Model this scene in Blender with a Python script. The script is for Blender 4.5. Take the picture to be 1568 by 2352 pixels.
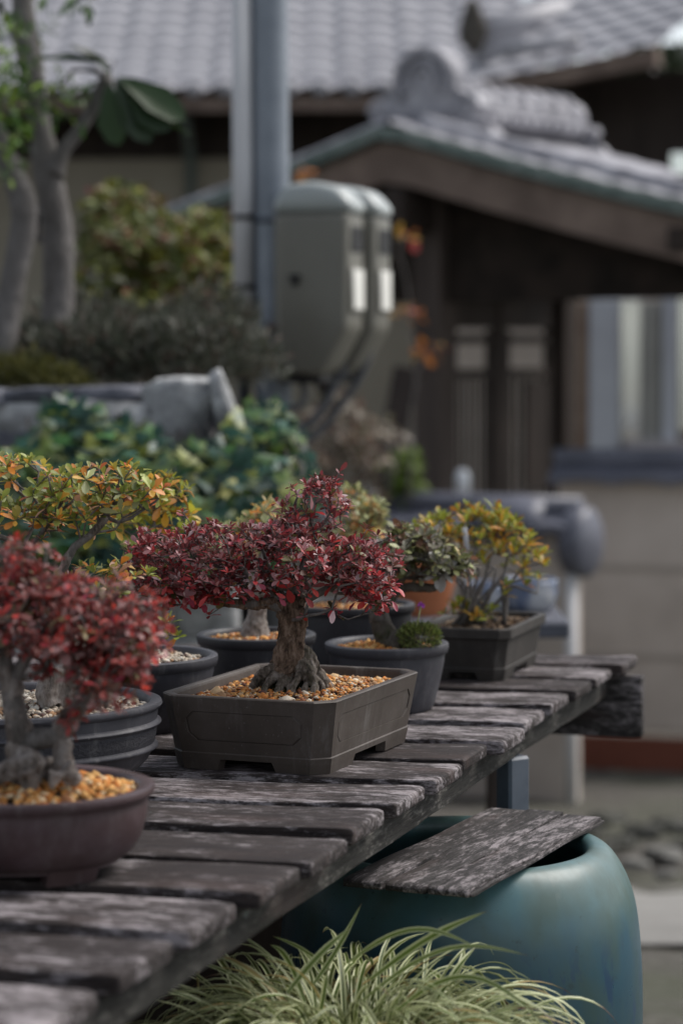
import bpy, math, random
import numpy as np
from mathutils import Vector, Matrix

SC = bpy.context.scene
for o in list(bpy.data.objects):
    bpy.data.objects.remove(o)
COL = SC.collection
rnd = random.Random(7)
R = np.random.RandomState(11)
PI = math.pi

# ------------------------------------------------------------------ camera
BZ = .72                      # bench top
CZ = BZ + .412                # eye height
PITCH, ROLL = .0682, -.0045
FMM = 85.0
FPX = FMM / 36 * 2352.0       # focal length in 1568x2352 picture units
cam = bpy.data.cameras.new('camera')
cam.sensor_fit = 'VERTICAL'; cam.sensor_height = 36; cam.lens = FMM
cam.clip_start = .05; cam.clip_end = 400
cam.dof.use_dof = True; cam.dof.focus_distance = 2.36; cam.dof.aperture_fstop = 4.7
cam.dof.aperture_blades = 9
co = bpy.data.objects.new('camera', cam); COL.objects.link(co)
co.matrix_world = (Matrix.Translation((0, 0, CZ)) @ Matrix.Rotation(PI / 2 - PITCH, 4, 'X')
                   @ Matrix.Rotation(ROLL, 4, 'Z'))
SC.camera = co
MW = np.array(co.matrix_world)[:3, :3]

# ------------------------------------------------------------------ light
SUN_EL, SUN_AZ = math.radians(50), math.radians(66)     # behind the bench, to the right
w = bpy.data.worlds.new("World"); SC.world = w; w.use_nodes = True
nt = w.node_tree
sky = nt.nodes.new('ShaderNodeTexSky'); sky.sky_type = 'NISHITA'; sky.sun_disc = False
sky.sun_elevation = SUN_EL; sky.sun_rotation = SUN_AZ
sky.air_density = 1.0; sky.dust_density = 1.5; sky.ozone_density = 1.0
bg = nt.nodes['Background']; bg.inputs[1].default_value = .105
hs = nt.nodes.new('ShaderNodeHueSaturation'); hs.inputs['Saturation'].default_value = .38
nt.links.new(sky.outputs[0], hs.inputs['Color']); nt.links.new(hs.outputs[0], bg.inputs[0])
sl = bpy.data.lights.new('sun', 'SUN'); sl.energy = 2.1; sl.angle = math.radians(32); sl.color = (1, .95, .89)
so = bpy.data.objects.new('sun', sl); COL.objects.link(so)
sd = Vector((math.sin(SUN_AZ) * math.cos(SUN_EL), math.cos(SUN_AZ) * math.cos(SUN_EL), math.sin(SUN_EL)))
so.rotation_euler = sd.to_track_quat('Z', 'Y').to_euler()
vs = SC.view_settings
vs.view_transform = 'Standard'; vs.look = 'None'; vs.gamma = 1; vs.use_curve_mapping = False
vs.exposure = .70
SC.cycles.max_bounces = 6; SC.cycles.use_denoising = True
SC.cycles.sample_clamp_indirect = 4.0

# ------------------------------------------------------------------ helpers
def at(px, py, Y):
    """point at world depth Y that the photograph (1568 wide) shows at px, py"""
    d = MW @ np.array([(px - 784) / FPX, -(py - 1176) / FPX, -1.0])
    return np.array([0, 0, CZ]) + d * (Y / d[1])
def onz(px, py, z):
    d = MW @ np.array([(px - 784) / FPX, -(py - 1176) / FPX, -1.0])
    return np.array([0, 0, CZ]) + d * ((z - CZ) / d[2])
def mpp(Y):
    return Y / FPX
def nrm(v):
    v = np.asarray(v, float); return v / (np.linalg.norm(v, axis=-1, keepdims=True) + 1e-12)

def tag(o, label=None, cat=None, group=None, kind=None):
    if label: o['label'] = label
    if cat: o['category'] = cat
    if group: o['group'] = group
    if kind: o['kind'] = kind
    return o
def thing(name, loc, label, cat, group=None):
    o = bpy.data.objects.new(name, None); COL.objects.link(o)
    o.empty_display_size = .05; o.location = tuple(float(c) for c in loc)
    return tag(o, label, cat, group)
def worldloc(o):
    p = np.zeros(3)
    while o is not None:
        p = p + np.array(o.location); o = o.parent
    return p

class MB:
    """collects faces in world space; builds ONE mesh object"""
    def __init__(s):
        s.v = []; s.f = []; s.n = 0; s.col = []; s.g = []; s.hascol = False; s.hasg = False
    def add(s, V, F, col=None, g=None):
        V = np.asarray(V, float).reshape(-1, 3); n0 = s.n
        s.v.append(V); s.n += len(V)
        if isinstance(F, np.ndarray): s.f.extend((F + n0).tolist())
        else: s.f.extend([[i + n0 for i in q] for q in F])
        if col is not None: s.hascol = True
        c = np.ones((len(V), 3)) * .5 if col is None else np.broadcast_to(np.asarray(col, float), (len(V), 3))
        s.col.append(c)
        if g is not None: s.hasg = True
        s.g.append(np.zeros((len(V), 3)) if g is None else np.asarray(g, float))
        return s
    def build(s, name, m, parent=None, smooth=True, loc=None, ang=None):
        V = np.concatenate(s.v)
        o0 = worldloc(parent) if parent else (np.zeros(3) if loc is None else np.asarray(loc, float))
        me = bpy.data.meshes.new(name)
        me.from_pydata((V - o0).tolist(), [], s.f)
        if smooth:
            me.polygons.foreach_set('use_smooth', [True] * len(me.polygons))
        if s.hascol:
            a = me.color_attributes.new('col', 'FLOAT_COLOR', 'POINT')
            c = np.concatenate(s.col); c = np.c_[c, np.ones(len(c))]
            a.data.foreach_set('color', c.ravel().astype(np.float32))
        if s.hasg:
            a = me.attributes.new('gco', 'FLOAT_VECTOR', 'POINT')
            a.data.foreach_set('vector', np.concatenate(s.g).ravel().astype(np.float32))
        me.materials.append(m); me.update()
        if smooth and ang:
            try: me.set_sharp_from_angle(angle=math.radians(ang))
            except Exception: pass
        o = bpy.data.objects.new(name, me); COL.objects.link(o)
        if parent: o.parent = parent
        elif loc is not None: o.location = tuple(o0)
        return o
    # ---- shapes
    def box(s, c, size, ax=None, bev=0.0, col=None):
        """bevelled box, ax = 3x3 rows of local axes"""
        A = np.eye(3) if ax is None else np.asarray(ax, float)
        h = np.asarray(size, float) / 2; b = min(bev, h.min() * .9)
        if b <= 0:
            P = np.array([[x, y, z] for z in (-1, 1) for y in (-1, 1) for x in (-1, 1)]) * h
            F = [[0, 2, 3, 1], [4, 5, 7, 6], [0, 1, 5, 4], [2, 6, 7, 3], [0, 4, 6, 2], [1, 3, 7, 5]]
        else:
            P = []; idx = {}
            for sx in (-1, 1):
                for sy in (-1, 1):
                    for sz in (-1, 1):
                        sg = np.array([sx, sy, sz])
                        for a in range(3):
                            q = sg * (h - b); q[a] = sg[a] * h[a]
                            idx[(sx, sy, sz, a)] = len(P); P.append(q)
            F = []
            for a in range(3):
                u, v = (a + 1) % 3, (a + 2) % 3
                for sg in (-1, 1):
                    q = []
                    for su, sv in ((-1, -1), (1, -1), (1, 1), (-1, 1)):
                        k = [0, 0, 0]; k[a] = sg; k[u] = su; k[v] = sv
                        q.append(idx[(*k, a)])
                    F.append(q if sg > 0 else q[::-1])
                for su in (-1, 1):
                    for sv in (-1, 1):
                        k0 = [0, 0, 0]; k0[u] = su; k0[v] = sv; k0[a] = -1; k1 = list(k0); k1[a] = 1
                        q = [idx[(*k0, u)], idx[(*k1, u)], idx[(*k1, v)], idx[(*k0, v)]]
                        F.append(q if su * sv < 0 else q[::-1])
            for sx in (-1, 1):
                for sy in (-1, 1):
                    for sz in (-1, 1):
                        q = [idx[(sx, sy, sz, a)] for a in range(3)]
                        F.append(q if sx * sy * sz > 0 else q[::-1])
            P = np.array(P)
        return s.add(np.asarray(c, float) + P @ A, F, col)
    def tube(s, pts, rad, sides=8, cap=True, col=None, wob=0.0):
        P = np.asarray(pts, float); n = len(P)
        r = np.broadcast_to(np.asarray(rad, float), (n,))
        T = np.zeros_like(P); T[1:-1] = P[2:] - P[:-2]; T[0] = P[1] - P[0]; T[-1] = P[-1] - P[-2]
        T = nrm(T)
        u = np.cross(T[0], [0, 0, 1.0]);
        if np.linalg.norm(u) < .1: u = np.cross(T[0], [0, 1.0, 0])
        u = nrm(u); V = []
        a = np.arange(sides) * 2 * PI / sides; ca, sa = np.cos(a)[:, None], np.sin(a)[:, None]
        for i in range(n):
            u = nrm(u - T[i] * (u @ T[i])); v = np.cross(T[i], u)
            rr = r[i] * (1 + (wob * R.randn(sides, 1) if wob else 0))
            V.append(P[i] + rr * (ca * u + sa * v))
        k = np.arange(sides); k2 = (k + 1) % sides; F = []
        for i in range(n - 1):
            b = i * sides
            F.append(np.stack([b + k, b + k2, b + sides + k2, b + sides + k], 1))
        F = np.concatenate(F).tolist()
        if cap:
            F.append(list(range(sides))[::-1]); F.append(list(range((n - 1) * sides, n * sides)))
        return s.add(np.concatenate(V), F, col)
    def prism(s, poly, o, u, v, wv, th, col=None):
        """polygon (2-D list) in plane u,v at o, thickness th along wv"""
        P = np.asarray(poly, float); n = len(P)
        A = np.asarray(o) + P[:, :1] * np.asarray(u) + P[:, 1:2] * np.asarray(v)
        B = A + np.asarray(wv) * th
        F = [list(range(n))[::-1], [n + i for i in range(n)]]
        F += [[i, (i + 1) % n, n + (i + 1) % n, n + i] for i in range(n)]
        return s.add(np.concatenate([A, B]), F, col)
    def rings(s, L, closed=True, cap0=False, cap1=False, col=None, g=None):
        """stack of equal-length loops"""
        L = [np.asarray(q, float) for q in L]; n = len(L[0]); F = []
        k = np.arange(n if closed else n - 1); k2 = (k + 1) % n
        for i in range(len(L) - 1):
            F.append(np.stack([i * n + k, i * n + k2, (i + 1) * n + k2, (i + 1) * n + k], 1))
        F = np.concatenate(F).tolist()
        if cap0: F.append(list(range(n))[::-1])
        if cap1: F.append(list(range((len(L) - 1) * n, len(L) * n)))
        return s.add(np.concatenate(L), F, col, g)

# ---- materials
def mat(name):
    m = bpy.data.materials.new(name); m.use_nodes = True
    return m, m.node_tree, m.node_tree.nodes['Principled BSDF']
def N(t, typ, **k):
    n = t.nodes.new(typ)
    for a, b in k.items():
        if a.startswith('i_'): n.inputs[int(a[2:])].default_value = b
        else: setattr(n, a, b)
    return n
def ramp(t, fac, stops):
    r = t.nodes.new('ShaderNodeValToRGB'); e = r.color_ramp.elements
    while len(e) < len(stops): e.new(.5)
    for q, (p, c) in zip(e, stops): q.position = p; q.color = (*c, 1)
    t.links.new(fac, r.inputs[0]); return r.outputs[0]
def noise(t, vec, scale, detail=5, rough=.6, sc=None):
    if sc is not None:
        mp = N(t, 'ShaderNodeMapping'); mp.inputs['Scale'].default_value = sc
        t.links.new(vec, mp.inputs[0]); vec = mp.outputs[0]
    n = N(t, 'ShaderNodeTexNoise'); n.inputs['Scale'].default_value = scale
    n.inputs['Detail'].default_value = detail; n.inputs['Roughness'].default_value = rough
    t.links.new(vec, n.inputs['Vector']); return n.outputs[0]
def mixc(t, fac, a, b, mode='MIX'):
    m = N(t, 'ShaderNodeMix', data_type='RGBA', blend_type=mode)
    for sock, val in ((m.inputs[0], fac), (m.inputs[6], a), (m.inputs[7], b)):
        if hasattr(val, 'links'): t.links.new(val, sock)
        elif isinstance(val, (int, float)): sock.default_value = val
        else: sock.default_value = (*val, 1)
    return m.outputs[2]
def bump(t, b, h, strength, dist):
    n = N(t, 'ShaderNodeBump'); n.inputs['Strength'].default_value = strength; n.inputs['Distance'].default_value = dist
    t.links.new(h, n.inputs['Height']); t.links.new(n.outputs[0], b.inputs['Normal'])
def surf(name, stops, scale=8, rough=.7, spec=.3, bmp=None, sc=None, detail=6, metal=0.0, coat=0.0):
    m, t, b = mat(name)
    v = N(t, 'ShaderNodeTexCoord').outputs['Object']
    f = noise(t, v, scale, detail, .62, sc)
    t.links.new(ramp(t, f, stops), b.inputs['Base Color'])
    b.inputs['Roughness'].default_value = rough; b.inputs['Specular IOR Level'].default_value = spec
    b.inputs['Metallic'].default_value = metal; b.inputs['Coat Weight'].default_value = coat
    if bmp:
        bump(t, b, noise(t, v, bmp[0], 6, .65, sc), bmp[1], bmp[2])
    return m
def two(a, b, lo=.35, hi=.65): return [(lo, a), (hi, b)]

def leafmat(name, rough=.48, spec=.5, trans=.32):
    m, t, b = mat(name)
    a = N(t, 'ShaderNodeAttribute', attribute_name='col')
    t.links.new(a.outputs['Color'], b.inputs['Base Color'])
    b.inputs['Roughness'].default_value = rough; b.inputs['Specular IOR Level'].default_value = spec
    tr = N(t, 'ShaderNodeBsdfTranslucent'); t.links.new(a.outputs['Color'], tr.inputs[0])
    mx = N(t, 'ShaderNodeMixShader'); mx.inputs[0].default_value = trans
    t.links.new(b.outputs[0], mx.inputs[1]); t.links.new(tr.outputs[0], mx.inputs[2])
    t.links.new(mx.outputs[0], t.nodes['Material Output'].inputs[0])
    return m
def attrmat(name, rough=.85, spec=.2, bs=260, bd=.0006):
    m, t, b = mat(name)
    a = N(t, 'ShaderNodeAttribute', attribute_name='col')
    v = N(t, 'ShaderNodeTexCoord').outputs['Object']
    f = noise(t, v, bs, 4, .6)
    t.links.new(mixc(t, f, a.outputs['Color'], ramp(t, f, [(.3, (.45, .42, .4)), (.7, (1, 1, 1))]), 'MULTIPLY'), b.inputs['Base Color'])
    b.inputs['Roughness'].default_value = rough; b.inputs['Specular IOR Level'].default_value = spec
    bump(t, b, f, .5, bd)
    return m

def oldwood(name, dark=(.010, .008, .010), mid=(.055, .045, .050), pale=(.30, .27, .29), cover=.52, mint=.35):
    """weathered boards: grain along gco.x, across gco.y, thickness gco.z"""
    m, t, b = mat(name)
    L = t.links.new
    at_ = N(t, 'ShaderNodeAttribute', attribute_name='gco').outputs['Vector']
    isl = N(t, 'ShaderNodeNewGeometry').outputs['Random Per Island']
    mul = N(t, 'ShaderNodeVectorMath', operation='SCALE'); mul.inputs[0].default_value = (37, 91, 53); L(isl, mul.inputs['Scale'])
    ad = N(t, 'ShaderNodeVectorMath', operation='ADD'); L(at_, ad.inputs[0]); L(mul.outputs[0], ad.inputs[1])
    v = ad.outputs[0]
    grain = noise(t, v, 1, 9, .68, (16, 330, 330))
    fine = noise(t, v, 1, 6, .7, (70, 900, 900))
    patch = noise(t, v, 1, 7, .62, (11, 30, 30))
    spot = noise(t, v, 1, 9, .78, (90, 240, 240))
    base = mixc(t, 1.0, ramp(t, grain, [(.32, dark), (.60, mid)]), ramp(t, fine, [(.25, (.5, .5, .5)), (.7, (1, 1, 1))]), 'MULTIPLY')
    # pale worn film that survives on the ridges of the grain, different on every board
    streak = noise(t, v, 1, 10, .80, (38, 175, 175))
    s1 = N(t, 'ShaderNodeMath', operation='MULTIPLY_ADD', i_1=.45); L(patch, s1.inputs[0])
    s2 = N(t, 'ShaderNodeMath', operation='MULTIPLY', i_1=.34); L(spot, s2.inputs[0]); L(s2.outputs[0], s1.inputs[2])
    s3 = N(t, 'ShaderNodeMath', operation='MULTIPLY_ADD', i_1=.78); L(streak, s3.inputs[0]); L(s1.outputs[0], s3.inputs[2])
    s4 = N(t, 'ShaderNodeMath', operation='MULTIPLY_ADD', i_1=.115); L(isl, s4.inputs[0]); L(s3.outputs[0], s4.inputs[2])
    lo = .886 + (.52 - cover) * .5
    fac = ramp(t, s4.outputs[0], [(lo - .055, (0, 0, 0)), (lo - .005, (.25, .25, .25)), (lo + .065, (1, 1, 1))])
    c = mixc(t, fac, base, mixc(t, fine, (pale[0] * .55, pale[1] * .52, pale[2] * .53), pale))
    rust = noise(t, v, 1, 4, .6, (5, 20, 20))
    c = mixc(t, ramp(t, rust, [(.56, (0, 0, 0)), (.70, (.45, .45, .45))]), c, (.075, .05, .045))
    # grey-green lichen specks
    lic = noise(t, v, 1, 5, .7, (55, 60, 60))
    lf = ramp(t, lic, [(.69, (0, 0, 0)), (.74, (mint, mint, mint))])
    c = mixc(t, lf, c, (.33, .42, .41))
    L(c, b.inputs['Base Color'])
    b.inputs['Roughness'].default_value = .78; b.inputs['Specular IOR Level'].default_value = .25
    h = N(t, 'ShaderNodeMath', operation='MULTIPLY_ADD', i_1=.35); L(fine, h.inputs[0]); L(grain, h.inputs[2])
    bump(t, b, h.outputs[0], .9, .0016)
    return m

def lin(h):
    h = h.lstrip('#'); c = [int(h[i:i + 2], 16) / 255 for i in (0, 2, 4)]
    return tuple((x / 12.92 if x <= .04045 else ((x + .055) / 1.055) ** 2.4) for x in c)

M = {}
M['plank'] = oldwood('weathered_plank_wood', dark=(.010, .008, .010), mid=(.048, .037, .034), pale=(.43, .395, .405), cover=.515)
M['stringer'] = oldwood('mossy_stringer_wood', dark=(.012, .011, .010), mid=(.04, .038, .034), pale=(.19, .185, .165), cover=.47, mint=.3)
M['board'] = oldwood('weathered_board_wood', dark=(.012, .011, .011), mid=(.06, .054, .052), pale=(.33, .30, .305), cover=.50, mint=.2)
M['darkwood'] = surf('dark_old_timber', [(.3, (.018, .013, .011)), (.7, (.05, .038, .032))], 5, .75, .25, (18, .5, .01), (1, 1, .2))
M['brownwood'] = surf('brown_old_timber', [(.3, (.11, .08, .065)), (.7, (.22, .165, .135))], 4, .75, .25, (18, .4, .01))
M['postwood'] = surf('weathered_post_timber', [(.3, (.04, .031, .027)), (.7, (.10, .08, .07))], 4, .8, .2, (18, .4, .01), (1, 1, .2))
M['slatwood'] = surf('gate_lattice_wood', [(.3, (.02, .016, .014)), (.7, (.05, .04, .035))], 5, .8, .2)
M['steel'] = surf('blue_grey_painted_steel', [(.35, (.075, .092, .118)), (.6, (.11, .13, .16)), (.72, (.075, .07, .07))], 14, .5, .4, (60, .2, .001))
M['galv'] = surf('galvanised_steel', [(.3, (.165, .19, .225)), (.7, (.25, .28, .32))], 9, .45, .5, (40, .15, .001), metal=.2)
M['pvc'] = surf('grey_white_pvc', [(.3, (.50, .50, .51)), (.7, (.60, .60, .61))], 3, .5, .4)
M['meter'] = surf('beige_grey_enamel', [(.3, (.125, .12, .10)), (.7, (.16, .155, .13))], 3, .42, .45, (50, .06, .001))
M['metertop'] = surf('skylit_cover_plastic', [(.3, (.30, .33, .33)), (.7, (.38, .41, .40))], 3, .38, .5)  # paler than the case: sky light on the top put into the colour
M['rubber'] = surf('black_rubber', two((.012, .012, .013), (.02, .02, .022)), 10, .55, .3)
M['cable'] = surf('grey_cable', two((.09, .095, .105), (.12, .125, .135)), 10, .5, .4)
M['pane'] = surf('meter_window_pane', two((.80, .80, .75), (.86, .85, .80)), 4, .18, .6)  # bright window reflection put into the white of the pane
def clay(name, stops, rough, lime=(.30, .29, .28), amt=.35, bs=.25):
    m, t, b = mat(name); v = N(t, 'ShaderNodeTexCoord').outputs['Object']
    c = ramp(t, noise(t, v, 18, 7, .65), stops)
    st = noise(t, v, 75, 6, .7, (1, 1, .10)); bl = noise(t, v, 13, 5, .65)
    k = mixc(t, 1.0, ramp(t, st, [(.52, (0, 0, 0)), (.74, (1, 1, 1))]), ramp(t, bl, [(.42, (0, 0, 0)), (.62, (1, 1, 1))]), 'MULTIPLY')
    c = mixc(t, mixc(t, 1.0, k, (amt, amt, amt), 'MULTIPLY'), c, lime)
    sp = noise(t, v, 420, 3, .6); c = mixc(t, ramp(t, sp, [(.66, (0, 0, 0)), (.72, (amt, amt, amt))]), c, lime)
    t.links.new(c, b.inputs['Base Color'])
    t.links.new(ramp(t, bl, [(.3, (rough - .1,) * 3), (.7, (rough + .15,) * 3)]), b.inputs['Roughness']); b.inputs['Specular IOR Level'].default_value = .38
    bump(t, b, noise(t, v, 260, 5, .65), bs, .0006)
    return m
M['potbrown'] = clay('brown_clay', [(.25, (.042, .034, .029)), (.5, (.062, .049, .041)), (.75, (.088, .073, .064))], .56)
M['potgrey'] = clay('grey_black_clay', [(.25, (.034, .034, .041)), (.55, (.050, .049, .058)), (.78, (.088, .088, .10))], .50)
bm = clay('banded_clay', [(.25, (.034, .034, .041)), (.55, (.050, .049, .058)), (.78, (.088, .088, .10))], .50)
_t = bm.node_tree; _b = _t.nodes['Principled BSDF']; _v = N(_t, 'ShaderNodeTexCoord').outputs['Object']; _s = N(_t, 'ShaderNodeSeparateXYZ'); _t.links.new(_v, _s.inputs[0])
_m = ramp(_t, _s.outputs[2], [(.0345, (0, 0, 0)), (.0355, (1, 1, 1)), (.0485, (1, 1, 1)), (.0495, (0, 0, 0))])
_n = mixc(_t, 1.0, noise(_t, _v, 330, 5, .75), _m, 'MULTIPLY'); bump(_t, _b, _n, 1.0, .0035); M['potband'] = bm
M['potdark'] = clay('black_clay', [(.25, (.018, .018, .021)), (.6, (.030, .029, .034)), (.8, (.055, .053, .06))], .50, amt=.2)
M['potred'] = clay('purple_brown_glaze', [(.25, (.034, .023, .024)), (.5, (.062, .038, .040)), (.75, (.095, .066, .074))], .36, amt=.22)
M['potmud'] = clay('mossy_brown_clay', [(.25, (.020, .018, .016)), (.6, (.040, .034, .030)), (.8, (.07, .06, .05))], .65, amt=.25)
M['gravel'] = attrmat('pebble_grit')
M['soil'] = surf('dark_soil', two((.02, .014, .01), (.07, .045, .03)), 150, .95, .1, (200, .6, .002))
M['leaf'] = leafmat('azalea_leaf')
M['ivyleaf'] = leafmat('ivy_leaf', .44, .42, .15)
M['blade'] = leafmat('striped_blade', .45, .4, .25)
M['bush'] = leafmat('bush_leaf', .5, .35, .2)
M['stone'] = surf('rough_granite', [(.28, (.14, .145, .15)), (.48, (.33, .335, .34)), (.66, (.56, .57, .575))], 17, .85, .25, (40, .8, .01))
M['darkstone'] = surf('dark_slab_stone', [(.25, (.06, .065, .08)), (.6, (.12, .125, .15)), (.8, (.22, .22, .25))], 16, .75, .25, (40, .7, .008))
M['palerock'] = surf('pale_field_stone', [(.3, (.12, .12, .11)), (.6, (.22, .215, .20)), (.75, (.30, .295, .28))], 16, .9, .15, (40, .9, .01))
M['mossstone'] = surf('mossy_grey_stone', [(.3, (.035, .036, .03)), (.55, (.085, .085, .075)), (.75, (.17, .165, .155))], 18, .9, .15, (40, .9, .01))
M['moss'] = surf('moss_green', two((.03, .05, .012), (.10, .14, .03)), 60, .95, .1, (200, .8, .003))

def barkmat(name, stops, mossy=0.0, s=90):
    m, t, b = mat(name); L = t.links.new
    v = N(t, 'ShaderNodeTexCoord').outputs['Object']
    f = noise(t, v, s, 9, .72, (1, 1, .33)); g = noise(t, v, s * .35, 5, .6)
    c = ramp(t, f, stops)
    if mossy:
        c = mixc(t, ramp(t, g, [(.50, (0, 0, 0)), (.62, (mossy, mossy, mossy))]), c, (.035, .045, .015))
    L(c, b.inputs['Base Color']); b.inputs['Roughness'].default_value = .85; b.inputs['Specular IOR Level'].default_value = .2
    bump(t, b, f, 1.0, .40 / s)
    return m
M['bark'] = barkmat('azalea_bark', [(.36, (.014, .010, .007)), (.48, (.10, .066, .046)), (.60, (.22, .158, .118)), (.74, (.38, .31, .26))], .0, 150)
M['barkdark'] = barkmat('root_bark', [(.34, (.018, .015, .012)), (.48, (.11, .09, .072)), (.70, (.32, .28, .25))], .25, 150)
M['barkgrey'] = barkmat('grey_bark', [(.34, (.05, .042, .036)), (.48, (.20, .17, .15)), (.62, (.33, .30, .28)), (.78, (.45, .43, .42))], .0, 90)
M['barkmoss'] = barkmat('mossy_bark', [(.3, (.03, .025, .02)), (.55, (.10, .085, .07)), (.75, (.20, .18, .16))], .7, 80)
M['twig'] = barkmat('grey_twig', [(.3, (.07, .062, .056)), (.6, (.19, .175, .165)), (.8, (.34, .32, .31))], .0, 200)
M['barktree'] = barkmat('smooth_camellia_bark', [(.3, (.10, .092, .085)), (.55, (.19, .177, .17)), (.78, (.30, .285, .28))], .15, 16)

# ------------------------------------------------------------------ plant builders
LEAFV = np.array([[0, 0, 0], [.22, .13, .03], [.22, -.13, .03], [.62, .30, .05], [.62, -.30, .05], [.90, .19, .0], [.90, -.19, .0], [1, 0, -.03], [.24, 0, -.01], [.63, 0, -.015]])
LEAFF = np.array([[0, 8, 1, 1], [0, 2, 8, 8], [8, 9, 3, 1], [2, 4, 9, 8], [9, 7, 5, 3], [4, 6, 7, 9]])
LEAFF = [[0, 8, 1], [0, 2, 8], [8, 9, 3, 1], [2, 4, 9, 8], [9, 7, 5, 3], [4, 6, 7, 9]]
def leaves(mb, P, D_, U, ln, wd, C, curl=0.0, tmpl=None, tf=None, CV=None):
    """many leaves at once: P base, D_ direction, U upper-side normal"""
    T = LEAFV if tmpl is None else tmpl; F = LEAFF if tf is None else tf
    n = len(P); D_ = nrm(D_); S = nrm(np.cross(U, D_)); U = np.cross(D_, S)
    x = T[None, :, 0] * ln[:, None]; y = T[None, :, 1] * wd[:, None] * 2
    z = T[None, :, 2] * ln[:, None] - (np.asarray(curl).reshape(-1, 1) * T[None, :, 0] ** 2) * ln[:, None]
    V = P[:, None] + x[..., None] * D_[:, None] + y[..., None] * S[:, None] + z[..., None] * U[:, None]
    k = len(T); base = np.arange(n) * k
    F3 = [q for q in F if len(q) == 3]; F4 = [q for q in F if len(q) == 4]
    out = []
    for FF in (F3, F4):
        if FF: out += (base[:, None, None] + np.array(FF)[None]).reshape(-1, len(FF[0])).tolist()
    Cv = np.repeat(C, k, 0) if CV is None else CV
    mb.add(V.reshape(-1, 3), out, Cv)

def pick(pal, n, jit=.18):
    cs = np.array([c for c, _ in pal]); wt = np.array([q for _, q in pal], float); wt /= wt.sum()
    c = cs[R.choice(len(cs), n, p=wt)]
    return c * (1 + jit * R.randn(n, 1)).clip(.5, 1.6)

def rosettes(mb, P, A, nleaf, ln, pal, palow=None, asp=.36, spread=(35, 80), lowf=.25):
    """whorl of leaves at every shoot tip P with axis A"""
    A = nrm(A); n = len(P)
    cnt = R.randint(nleaf[0], nleaf[1] + 1, n)
    idx = np.repeat(np.arange(n), cnt); m = len(idx)
    k = np.concatenate([np.arange(c) for c in cnt]); c = cnt[idx]
    ax = A[idx]
    ref = nrm(np.cross(ax, np.array([.31, .9, .27]))); r2 = np.cross(ax, ref)
    phi = k * 2.39996 + R.rand(n)[idx] * 6.28 + .25 * R.randn(m)
    lay = k / np.maximum(c - 1, 1)               # 0 lowest .. 1 top
    el = np.radians(spread[1] + (spread[0] - spread[1]) * lay + 9 * R.randn(m))
    rad = np.cos(phi)[:, None] * ref + np.sin(phi)[:, None] * r2
    d = np.cos(el)[:, None] * ax + np.sin(el)[:, None] * rad
    up = np.sin(el)[:, None] * ax - np.cos(el)[:, None] * rad + .12 * R.randn(m, 3)
    L_ = ln * (1.1 - .42 * lay) * (.75 + .5 * R.rand(m)) * (.62 + .75 * R.rand(n))[idx]
    C = pick(pal, n, .15)[idx] * (1 + .18 * R.randn(m, 1)).clip(.5, 1.5)
    mixq = R.rand(m) < .3; C[mixq] = pick(pal, m)[mixq]
    if palow is not None:
        q = R.rand(m) < lowf * (1.7 - 1.7 * lay); C[q] = pick(palow, m)[q]
    leaves(mb, P[idx] - ax * (.1 * ln * (1 - lay))[:, None] + rad * ln * .04, d, up, L_, L_ * asp * (.8 + .4 * R.rand(m)), C, curl=.05 + .16 * R.rand(m))

def blob(px, py, Y, rx, ry, rd, n, shell=.55, up=.35):
    """n points in an ellipsoid given in picture units (rx, ry) and depth radius rd"""
    c = at(px, py, Y); s = mpp(Y)
    u = nrm(R.randn(n * 3, 3)); keep = R.rand(n * 3) < (up + (1 - up) * (u[:, 2] * .5 + .5) ** .7)
    u = u[keep][:n]; n = len(u)
    r = shell + (1 - shell) * R.rand(n) ** .6
    q = u * r[:, None] * np.array([rx * s, rd, ry * s])
    return c + q, nrm(u / np.array([rx * s, rd, ry * s])), c

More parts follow.
